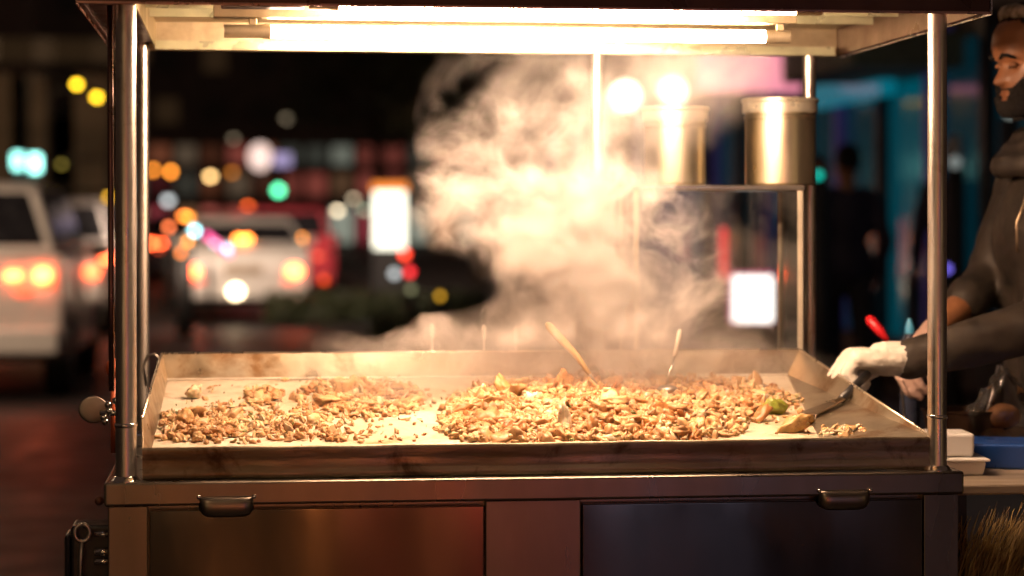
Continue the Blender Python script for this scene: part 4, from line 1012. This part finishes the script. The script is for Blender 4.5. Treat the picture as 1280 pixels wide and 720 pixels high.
# ------------------------------------------------------------------ buildings
def building(name, label, x0, x1, y0, y1, h, m, face='-Y', grid=None, win=None, frame=None, sill=None):
    t = thing(name, label, 'building', ((x0 + x1) / 2, (y0 + y1) / 2, 0)); return t
STB = mat('stone_brown', (.26, .19, .13), .8, 0, .2, 1.2, bump=.3, bscale=8); STD = mat('stone_dark', (.14, .115, .10), .8, 0, .2, 1, bump=.3, bscale=8)
WD = mat('window_dark', (.02, .02, .025), .1); WL = mat('window_dim', (.05, .04, .03), .3, emit=(1, .55, .25), estr=.015)
# left building with a columned portico
t = thing('building', 'brown stone building with square columns and a deep ledge at far left', 'building', (-9, 44, 0))
y = 40.0
def bx(name, x0, x1, y0, y1, z0, z1, m, par, **k):
    bm = bmesh.new(); box(bm, x0, x1, y0, y1, z0, z1); return part(name, bm, m, par, **k)
bx('wall', -22, -5.7, y + 2.0, y + 12, 0, 14, STD, t)
zt = lambda py: PD(50, py, y + 4).z
for a, b in ((78, 94), (0, 30)): bx('ledge', -21.5, -5.9, y - .3, y + 1.99, zt(b), zt(a), STB, t, bev=.04)
for px in (-30, 18, 40, 118):
    X = PD(px, 100, y + 4).x; bx('column', X - .35, X + .35, y, y + .7, 0, zt(95), STB, t, bev=.03)
for px in (50, 122, -25):
    X = PD(px, 60, y + 4).x; bx('window', X - .95, X + .95, y + 1.93, y + 1.998, zt(72), zt(42), WL, t)
for px in (60, 100, 0):
    X = PD(px, 180, y + 4).x; bx('window', X - .8, X + .8, y + 1.93, y + 1.998, 1.2, 3.6, WD, t)
# mid distance dark block behind the street
t = thing('building', 'tall dark block closing the street behind the lamps', 'building', (-2, 170, 0))
bx('wall', -30, 22, 160, 180, 0, 34, STD, t)
k = 0
for i in range(14):
    for j in range(6):
        X = -28 + i * 3.5; Z = 4 + j * 4.4
        bx('window', X, X + 1.7, 159.9, 159.99, Z, Z + 2.4, WL if (i * 7 + j * 3) % 5 == 0 else WD, t); k += 1
# right-hand shopfront along the pavement
FX = 3.9
t = thing('shop_building', 'dark shopfront with teal lit glass along the right hand pavement', 'building', (FX, 16, 0))
bx('wall', FX + .3, FX + 7, 5, 34, .12, 9, STD, t)
TG = mat('teal_glass', (.01, .05, .06), .12, emit=(.0, .30, .42), estr=.09)
TG2 = mat('teal_glass_dim', (.01, .03, .04), .12, emit=(.0, .2, .3), estr=.045)
BG_ = mat('blue_mullion', (.06, .05, .16), .4, emit=(.15, .10, .45), estr=.05)
ys = [7 + 1.15 * i for i in range(20)]
for i, yy in enumerate(ys):
    bx('window', FX + .2, FX + .29, yy + .06, yy + 1.09, .55, 2.55, TG if i % 3 == 0 else TG2, t)
    bx('mullion', FX + .12, FX + .2985, yy - .05, yy + .05, .5, 2.7, BG_ if i % 2 else POLE, t)
bx('sill', FX + .05, FX + .2985, 6.9, 30.1, .3, .54, STD, t)
a = PXp(1018, 60, FX); b = PXp(1066, 60, FX)
bx('lit_panel', FX - .02, FX + .1985, b.y, a.y, PXp(1042, 84, FX).z, PXp(1042, 52, FX).z, glow('teal_bright', (.0, .55, .75), .75), t)
bx('lit_panel', FX - .0, FX + .1185, PXp(1100, 60, FX).y, PXp(1012, 60, FX).y, PXp(1042, 130, FX).z, PXp(1042, 102, FX).z, glow('teal_mid', (.0, .30, .42), .30), t)
bx('awning', FX - .55, FX + .2985, PXp(1168, 60, FX).y, PXp(1066, 60, FX).y - .05, PXp(1120, 94, FX).z, PXp(1120, 50, FX).z, mat('awning_grey', (.16, .20, .15), .7), t, bev=.03)
bx('cornice', FX - .1, FX + .2985, 5, 34, 3.6, 4.0, STD, t)
# pink sign
p0, p1 = PD(872, 86, 17), PD(1002, 86, 17)
t = thing('shop_sign', 'large pink lit shop sign behind the steam above the right pot', 'sign', ((p0.x + p1.x) / 2, (p0.y + p1.y) / 2, 0), -TH)
zz0, zz1 = PD(900, 114, 17).z, PD(900, 50, 17).z; hw_ = (p1 - p0).length / 2
bm = bmesh.new(); box(bm, -hw_, hw_, 0, .1, zz0, zz1); obj('panel', bm, glow('pink_panel', (.85, .26, .36), .85), t, bev=.02)
bm = bmesh.new()
for x in (-hw_ + .08, hw_ - .08): tube(bm, (x, .16, 0), (x, .16, zz1), .04)
obj('post', bm, POLE, t)
def lightbox(name, label, px, py, wpx, hpx, d, m, m2=None):
    p = PD(px, py, d); w_, h_ = wpx * d / F / 2, hpx * d / F / 2
    t = thing(name, label, 'sign', (p.x, p.y, .12 if p.x > KX else 0), -TH); z = p.z - t.location.z
    bm = bmesh.new(); box(bm, -w_, w_, 0, .08, z - h_, z + h_); obj('panel', bm, m, t, bev=.01)
    if m2: bm = bmesh.new(); box(bm, -w_ * 1.12, w_ * 1.05, .012, .1, z - h_ * 1.05, z + h_ * 1.14); obj('rim', bm, m2, t, bev=.01)
    bm = bmesh.new()
    for x in (-w_ * .8, w_ * .8): tube(bm, (x, .11, 0), (x, .11, z - h_ * .9), .02)
    obj('leg', bm, POLE, t)
lightbox('lightbox_sign', 'white lightbox with a pink edge seen through the glass case', 941, 374, 50, 58, 15, glow('box_white', (1, .95, .9), 3.2), glow('box_pink', (1, .18, .38), .9))
neon('upright red neon tube seen through the glass case', [(904, 288, 904, 345, 4.5, (1, .03, .05), 1.3)], 16, (904, 355))
neon('thin red neon tube close to the right edge of the glass case', [(998, 272, 998, 336, 2.2, (1, .04, .03), 1.2)], 17, (998, 345))
for a_ in (('orange light on an added post left of the slanted tubes, just under their cyan end', 235, 302, 27, 3.4, OR, 7), ('orange light on an added post above the cyan end of the slanted tubes', 236, 272, 34, 3.8, OR, 6),
           ('small red orange light on an added post beside the rear left post, level with the slanted tubes', 211, 284, 35, 3.4, (1, .2, .06), 6), ('deep orange light on an added post above the left tail lamp of the silver saloon', 227, 316, 27, 3.8, (1, .22, .02), 5)):
    bollard(*a_, grp='low orange lamps left of the silver saloon')  # orange car lights, stood on added posts
for a_ in (('round warm lamp beside the passer-by in teal', 1090, 333, 15.5, 7, (1, .62, .38), 2.4), ('pale green grey lamp right of the passer-by in teal', 1143, 336, 15.2, 7, (.6, .75, .62), .7), ('teal lamp close beside the right steel pot', 1023, 219, 13.8, 5, (.0, .8, .6), .9),
           ('small blue lamp right of the front right post', 1184, 336, 13.6, 5, (.16, .12, .7), 1.6), ('grey lamp in the dark right of the front right post', 1194, 203, 14.0, 8, (.3, .34, .32), .5), ('pale lamp low behind the vendor\'s chin', 1262, 142, 12.4, 6, (.45, .5, .45), .6)):
    bollard(*a_, grp='lamps along the shopfront pavement')

# street trees / hedge as a dark mass right of the poster
LEAF = mat('leaf_dark', (.05, .06, .025), .6, var=.3, vscale=6)
def tree(label, px, d, h, cr, seed):
    rr = np.random.default_rng(seed); g0 = PD(px, 400, d); t = thing('street_tree', label, 'tree', (g0.x, g0.y, 0), 0, 'trees beyond the street')
    bm = bmesh.new(); polytube(bm, [(0, 0, 0), (.1, 0, h * .3), (0, .1, h * .6), (.1, 0, h * .85)], [.22, .17, .11, .04], 10)
    for k in range(7):
        a = rr.uniform(0, 6.28); z = h * rr.uniform(.4, .7); polytube(bm, [(0, 0, z), (math.cos(a) * cr * .4, math.sin(a) * cr * .4, z + h * .12), (math.cos(a) * cr * .8, math.sin(a) * cr * .8, z + h * .22)], [.07, .05, .02], 6)
    obj('trunk', bm, mat('bark', (.10, .07, .05), .9, bump=.5), t, smooth=True)
    vs = []; fs = []
    cl = [(rr.uniform(-1, 1) * cr * .75, rr.uniform(-1, 1) * cr * .75, h * rr.uniform(.5, .95), cr * rr.uniform(.25, .5)) for _ in range(26)]
    for i in range(7000):
        c = cl[rr.integers(26)]; dd = rr.normal(size=3); dd *= c[3] * rr.uniform(.5, 1.05) / np.linalg.norm(dd); p = np.array(c[:3]) + dd
        a = rr.normal(size=3); a /= np.linalg.norm(a); b = np.cross(a, rr.normal(size=3)); b /= np.linalg.norm(b); s = .10
        k = len(vs); vs += [tuple(p - a * s), tuple(p + b * s * .5), tuple(p + a * s), tuple(p - b * s * .5)]; fs.append((k, k + 1, k + 2, k + 3))
    me = bpy.data.meshes.new('crown'); me.from_pydata(vs, [], fs); me.materials.append(LEAF); o = bpy.data.objects.new('crown', me); COL.objects.link(o); o.parent = t
tree('dark street tree right of the green traffic light', 470, 62, 9, 3.0, 3)
tree('dark street tree behind the steam column', 600, 48, 8, 3.0, 4)
for lab, px, d, w_ in (('low clipped hedge behind the skewers at left of the steam', 470, 30, 1.5), ('low clipped hedge in the dark under the steam', 590, 22, 1.0)):
    g0 = PD(px, 400, d); rr = np.random.default_rng(px); vs = []; fs = []
    t = thing('hedge', lab, 'hedge', (g0.x, g0.y, 0), 0, 'hedges by the road')
    for i in range(6000):
        p = np.array([rr.uniform(-w_, w_), rr.uniform(-.4, .4), rr.uniform(0.02, 1) ** .6 * (.40 + .08 * math.sin(i))]); a = rr.normal(size=3); a /= np.linalg.norm(a); b = np.cross(a, rr.normal(size=3)); b /= np.linalg.norm(b); s = .045
        k = len(vs); vs += [tuple(p - a * s), tuple(p + b * s * .5), tuple(p + a * s), tuple(p - b * s * .5)]; fs.append((k, k + 1, k + 2, k + 3))
    me = bpy.data.meshes.new('foliage'); me.from_pydata(vs, [], fs); me.materials.append(LEAF); o = bpy.data.objects.new('foliage', me); COL.objects.link(o); o.parent = t
    bm = bmesh.new()
    for x in np.linspace(-w_ * .8, w_ * .8, 5): tube(bm, (x, 0, 0), (x, 0, .4), .02)
    obj('stem', bm, MATS['bark'], t)

# ------------------------------------------------------------------ unseen lamps added to brighten the street
def pt(name, loc, col, e, r=.15, spot=None):
    l = bpy.data.lights.new(name, 'POINT'); l.color = col; l.energy = e; l.shadow_soft_size = r
    o = bpy.data.objects.new(name, l); COL.objects.link(o); o.location = loc
pt('added_lamp', (-6.5, 9, 6), (1, .70, .45), 12, .2)
def spot(name, loc, aim, col, e, cone):
    l = bpy.data.lights.new(name, 'SPOT'); l.color = col; l.energy = e; l.shadow_soft_size = .2; l.spot_size = R(cone); l.spot_blend = .5
    o = bpy.data.objects.new(name, l); COL.objects.link(o); o.location = loc
    o.rotation_euler = (Vector(aim) - Vector(loc)).to_track_quat('-Z', 'Y').to_euler()
spot('added_lamp', (-1.6, 20.5, 4.4), (-.6, 26, .8), (1, .76, .58), 1500, 50)  # added spot on the silver saloon's back, no fixture there
spot('added_lamp', (-4.2, 8.8, 4.6), (-3.0, 13.1, .9), (1, .70, .48), 700, 48)  # added spot on the back of the white car
spot('added_lamp', (-.6, 30, 4.6), (red.location.x + .3, 37.5, 1.2), (1, .70, .55), 800, 50)  # added spot that lifts the red car
spot('added_lamp', (-3.5, 18, 4.6), (-2.6, 23.5, .9), (1, .66, .42), 500, 44)  # added spot for the grey car
pt('added_lamp', (-8.5, 30, 6), (1, .62, .34), 420, .2)  # added to light the left facade

# unseen shopfront behind the camera, glowing panels added for the steel's reflections
t = thing('shop_building', 'shopfront facing the cart from across the pavement, glowing red and blue panels added for reflections in the steel', 'building', (0, -8, 0))
bx('wall', -9, 9, -11, -6.45, 0, 6, STD, t)
bx('window', .10, .46, -6.445, -6.39, .12, 1.5, glow('refl_red', (1, .22, .13), .5), t)  # added panels, sized and placed for streaks in the door steel
bx('window', .50, .66, -6.445, -6.39, .12, 1.5, glow('refl_red_hot', (1, .12, .06), 4.0), t)
bx('window', -.30, -.20, -6.445, -6.39, .12, 1.5, glow('refl_orange', (1, .30, .08), 10), t)
bx('window', -1.0, -.40, -6.445, -6.39, .12, 1.7, glow('refl_olive', (.9, .66, .32), .2), t)
bx('window', 1.25, 1.95, -6.445, -6.39, .12, 1.7, glow('refl_blue', (.42, .42, .66), .85), t)
bx('window', -4.6, -1.4, -6.445, -6.39, .6, 2.1, glow('refl_warm', (1, .62, .3), .55), t)
bx('window', 4.2, 7.0, -6.445, -6.39, .6, 2.1, MATS['refl_warm'], t)
pt('added_lamp', (-2.4, -5.6, 4.6), (1, .62, .32), 60, .15)  # unseen, stands in for street lights behind the camera

# steam settings: density up the plume, clear pockets, extra puffs, peak density
DENS = [(.90, .05), (1.0, .10), (1.07, .25), (1.13, .75), (1.22, 1.0), (1.36, 1.0), (1.44, .65), (1.53, .30), (1.64, .15), (1.75, .07)]
HAZE = [(.90, 2.0), (1.0, 2.0), (1.05, 2.0), (1.08, 2.0), (1.2, 1.3), (1.35, .45), (1.5, .05), (1.6, .0), (1.75, .0)]
POCKETS = [(690, 150, .50, .10, 2.2), (900, 160, .55, .13, 2.0), (885, 330, .6, .17, 1.9), (590, 375, .55, .10, 1.6), (575, 412, .60, .07, 1.0), (420, 405, .55, .12, .9)]
PUFFS = [(850, 85, .50, .20, 2.2), (815, 175, .58, .13, 3.0), (690, 290, .54, .17, 3.5), (930, 90, .50, .12, 1.4), (760, 420, .50, .20, 3.0)]
DMAX = 17.0
STEP = .26
# ------------------------------------------------------------------ steam
# centre line and half width of the plume at height z, from the picture (px -> metres at the plume's own distance)
SY = .54
prof = []   # (z, cx, hw)
for py, l, r in ((545, 330, 1000), (500, 300, 1010), (460, 370, 1040), (425, 370, 980), (385, 600, 930), (345, 585, 910), (290, 520, 900), (240, 508, 890), (190, 525, 850), (140, 530, 900), (100, 525, 960), (66, 540, 960)):
    a, b = P(l, py, SY), P(r, py, SY); prof.append((a.z, (a.x + b.x) / 2, (b.x - a.x) / 2))
prof.sort()
z0, z1 = prof[0][0], prof[-1][0]
bm = bmesh.new(); rings = []
n = 40
for z, cx, hw in prof:
    rings.append([bm.verts.new((cx + math.cos(t) * (hw + .10), SY + .02 + math.sin(t) * (.25 if z > 1.06 else .22), z)) for t in [2 * math.pi * k / n for k in range(n)]])
for A, B in zip(rings, rings[1:]):
    for k in range(n): bm.faces.new([A[k], A[(k + 1) % n], B[(k + 1) % n], B[k]])
bm.faces.new(rings[0][::-1]); bm.faces.new(rings[-1])
m = bpy.data.materials.new('steam'); m.use_nodes = True; nt = m.node_tree; L = nt.links.new
for q in list(nt.nodes):
    if q.type != 'OUTPUT_MATERIAL': nt.nodes.remove(q)
out = [q for q in nt.nodes if q.type == 'OUTPUT_MATERIAL'][0]
tc = N(nt, 'ShaderNodeTexCoord'); sx = N(nt, 'ShaderNodeSeparateXYZ')
# domain warp
nw = N(nt, 'ShaderNodeTexNoise', i_Scale=4.5, i_Detail=2.0); L(tc.outputs['Object'], nw.inputs['Vector'])
vm = N(nt, 'ShaderNodeVectorMath', operation='SUBTRACT'); L(nw.outputs['Color'], vm.inputs[0]); vm.inputs[1].default_value = (.5, .5, .5)
vs_ = N(nt, 'ShaderNodeVectorMath', operation='SCALE'); L(vm.outputs[0], vs_.inputs[0]); vs_.inputs['Scale'].default_value = .17
va = N(nt, 'ShaderNodeVectorMath', operation='ADD'); L(tc.outputs['Object'], va.inputs[0]); L(vs_.outputs[0], va.inputs[1])
L(va.outputs[0], sx.inputs[0])
def M_(op, a, b=None, clamp=False):
    q = N(nt, 'ShaderNodeMath', operation=op); q.use_clamp = clamp
    for i, x in enumerate((a, b)):
        if x is None: continue
        if isinstance(x, (int, float)): q.inputs[i].default_value = x
        else: L(x, q.inputs[i])
    return q.outputs[0]
zn = N(nt, 'ShaderNodeMapRange'); zn.inputs[1].default_value = z0; zn.inputs[2].default_value = z1; L(sx.outputs[2], zn.inputs[0])
def curve(vals, scale, off):
    c = N(nt, 'ShaderNodeFloatCurve'); cm = c.mapping; cu = cm.curves[0]
    pts = [((z - z0) / (z1 - z0), (v_ - off) / scale) for z, v_ in vals]
    while len(cu.points) < len(pts): cu.points.new(.5, .5)
    for q, (x, y) in zip(cu.points, pts): q.location = (x, min(1, max(0, y))); q.handle_type = 'AUTO'
    cm.update(); L(zn.outputs[0], c.inputs['Value'])
    return M_('ADD', M_('MULTIPLY', c.outputs[0], scale), off)
cxs = curve([(z, cx) for z, cx, hw in prof], 1.6, -.8); hws = curve([(z, hw) for z, cx, hw in prof], 1.0, 0)
dn = curve(DENS, 1.0, 0)
u = M_('DIVIDE', M_('SUBTRACT', sx.outputs[0], cxs), hws); v_ = M_('DIVIDE', M_('SUBTRACT', sx.outputs[1], SY), .19)
rad = M_('ADD', M_('MULTIPLY', u, u), M_('MULTIPLY', M_('MULTIPLY', v_, v_), .9))
fall = M_('SUBTRACT', 1.0, rad)                          # 1 in the core, 0 at the edge
nz = N(nt, 'ShaderNodeTexNoise', i_Scale=8.5, i_Detail=9.0, i_Roughness=.60, i_Distortion=.25); L(va.outputs[0], nz.inputs['Vector'])
n2 = N(nt, 'ShaderNodeTexNoise', i_Scale=24.0, i_Detail=5.0, i_Roughness=.6, i_Distortion=.5); L(va.outputs[0], n2.inputs['Vector'])
s = M_('ADD', M_('ADD', M_('MULTIPLY', M_('SUBTRACT', nz.outputs[0], .50), 3.8), M_('MULTIPLY', M_('SUBTRACT', n2.outputs[0], .5), 1.5)), M_('MULTIPLY', fall, .50))
# clear pockets
for (px, py, Y, r, a) in POCKETS:
    c = P(px, py, Y); dv = N(nt, 'ShaderNodeVectorMath', operation='DISTANCE'); L(va.outputs[0], dv.inputs[0]); dv.inputs[1].default_value = c
    pk = M_('SUBTRACT', 1.0, M_('DIVIDE', dv.outputs['Value'], r), True); s = M_('SUBTRACT', s, M_('MULTIPLY', pk, a))
s = M_('MULTIPLY', s, 1.0, True)
edge = M_('MULTIPLY', fall, 3.0, True)
hz = curve(HAZE, 2.0, 0)
fine = M_('MAXIMUM', M_('ADD', M_('MULTIPLY', M_('SUBTRACT', n2.outputs[0], .5), 4.0), .9), .15)
den = M_('ADD', M_('MULTIPLY', fine, M_('MULTIPLY', M_('MULTIPLY', M_('MULTIPLY', s, edge), dn), DMAX)), M_('MULTIPLY', M_('MULTIPLY', M_('MULTIPLY', fall, 1.6, True), hz), M_('ADD', M_('MULTIPLY', nz.outputs[0], 2.0), -.3, True)))
for (px, py, Y, r, a) in PUFFS:
    c = P(px, py, Y); dv = N(nt, 'ShaderNodeVectorMath', operation='DISTANCE'); L(va.outputs[0], dv.inputs[0]); dv.inputs[1].default_value = c
    pk = M_('SUBTRACT', 1.0, M_('DIVIDE', dv.outputs['Value'], r), True); den = M_('ADD', den, M_('MULTIPLY', M_('MULTIPLY', pk, fine), a))
pv = N(nt, 'ShaderNodeVolumePrincipled'); pv.inputs['Color'].default_value = (1.0, .96, .93, 1); pv.inputs['Anisotropy'].default_value = .0
L(den, pv.inputs['Density']); L(pv.outputs[0], out.inputs['Volume'])
try: m.cycles.volume_sampling = 'MULTIPLE_IMPORTANCE'
except Exception: pass
m.volume_intersection_method = 'ACCURATE' if hasattr(m, 'volume_intersection_method') else None
st = obj('steam', bm, m); tag(st, 'thick billowing steam rising from the griddle up to the canopy', 'steam', kind='stuff')
cy.volume_step_rate = STEP; cy.volume_preview_step_rate = STEP
bpy.data.scenes.remove(TMP)
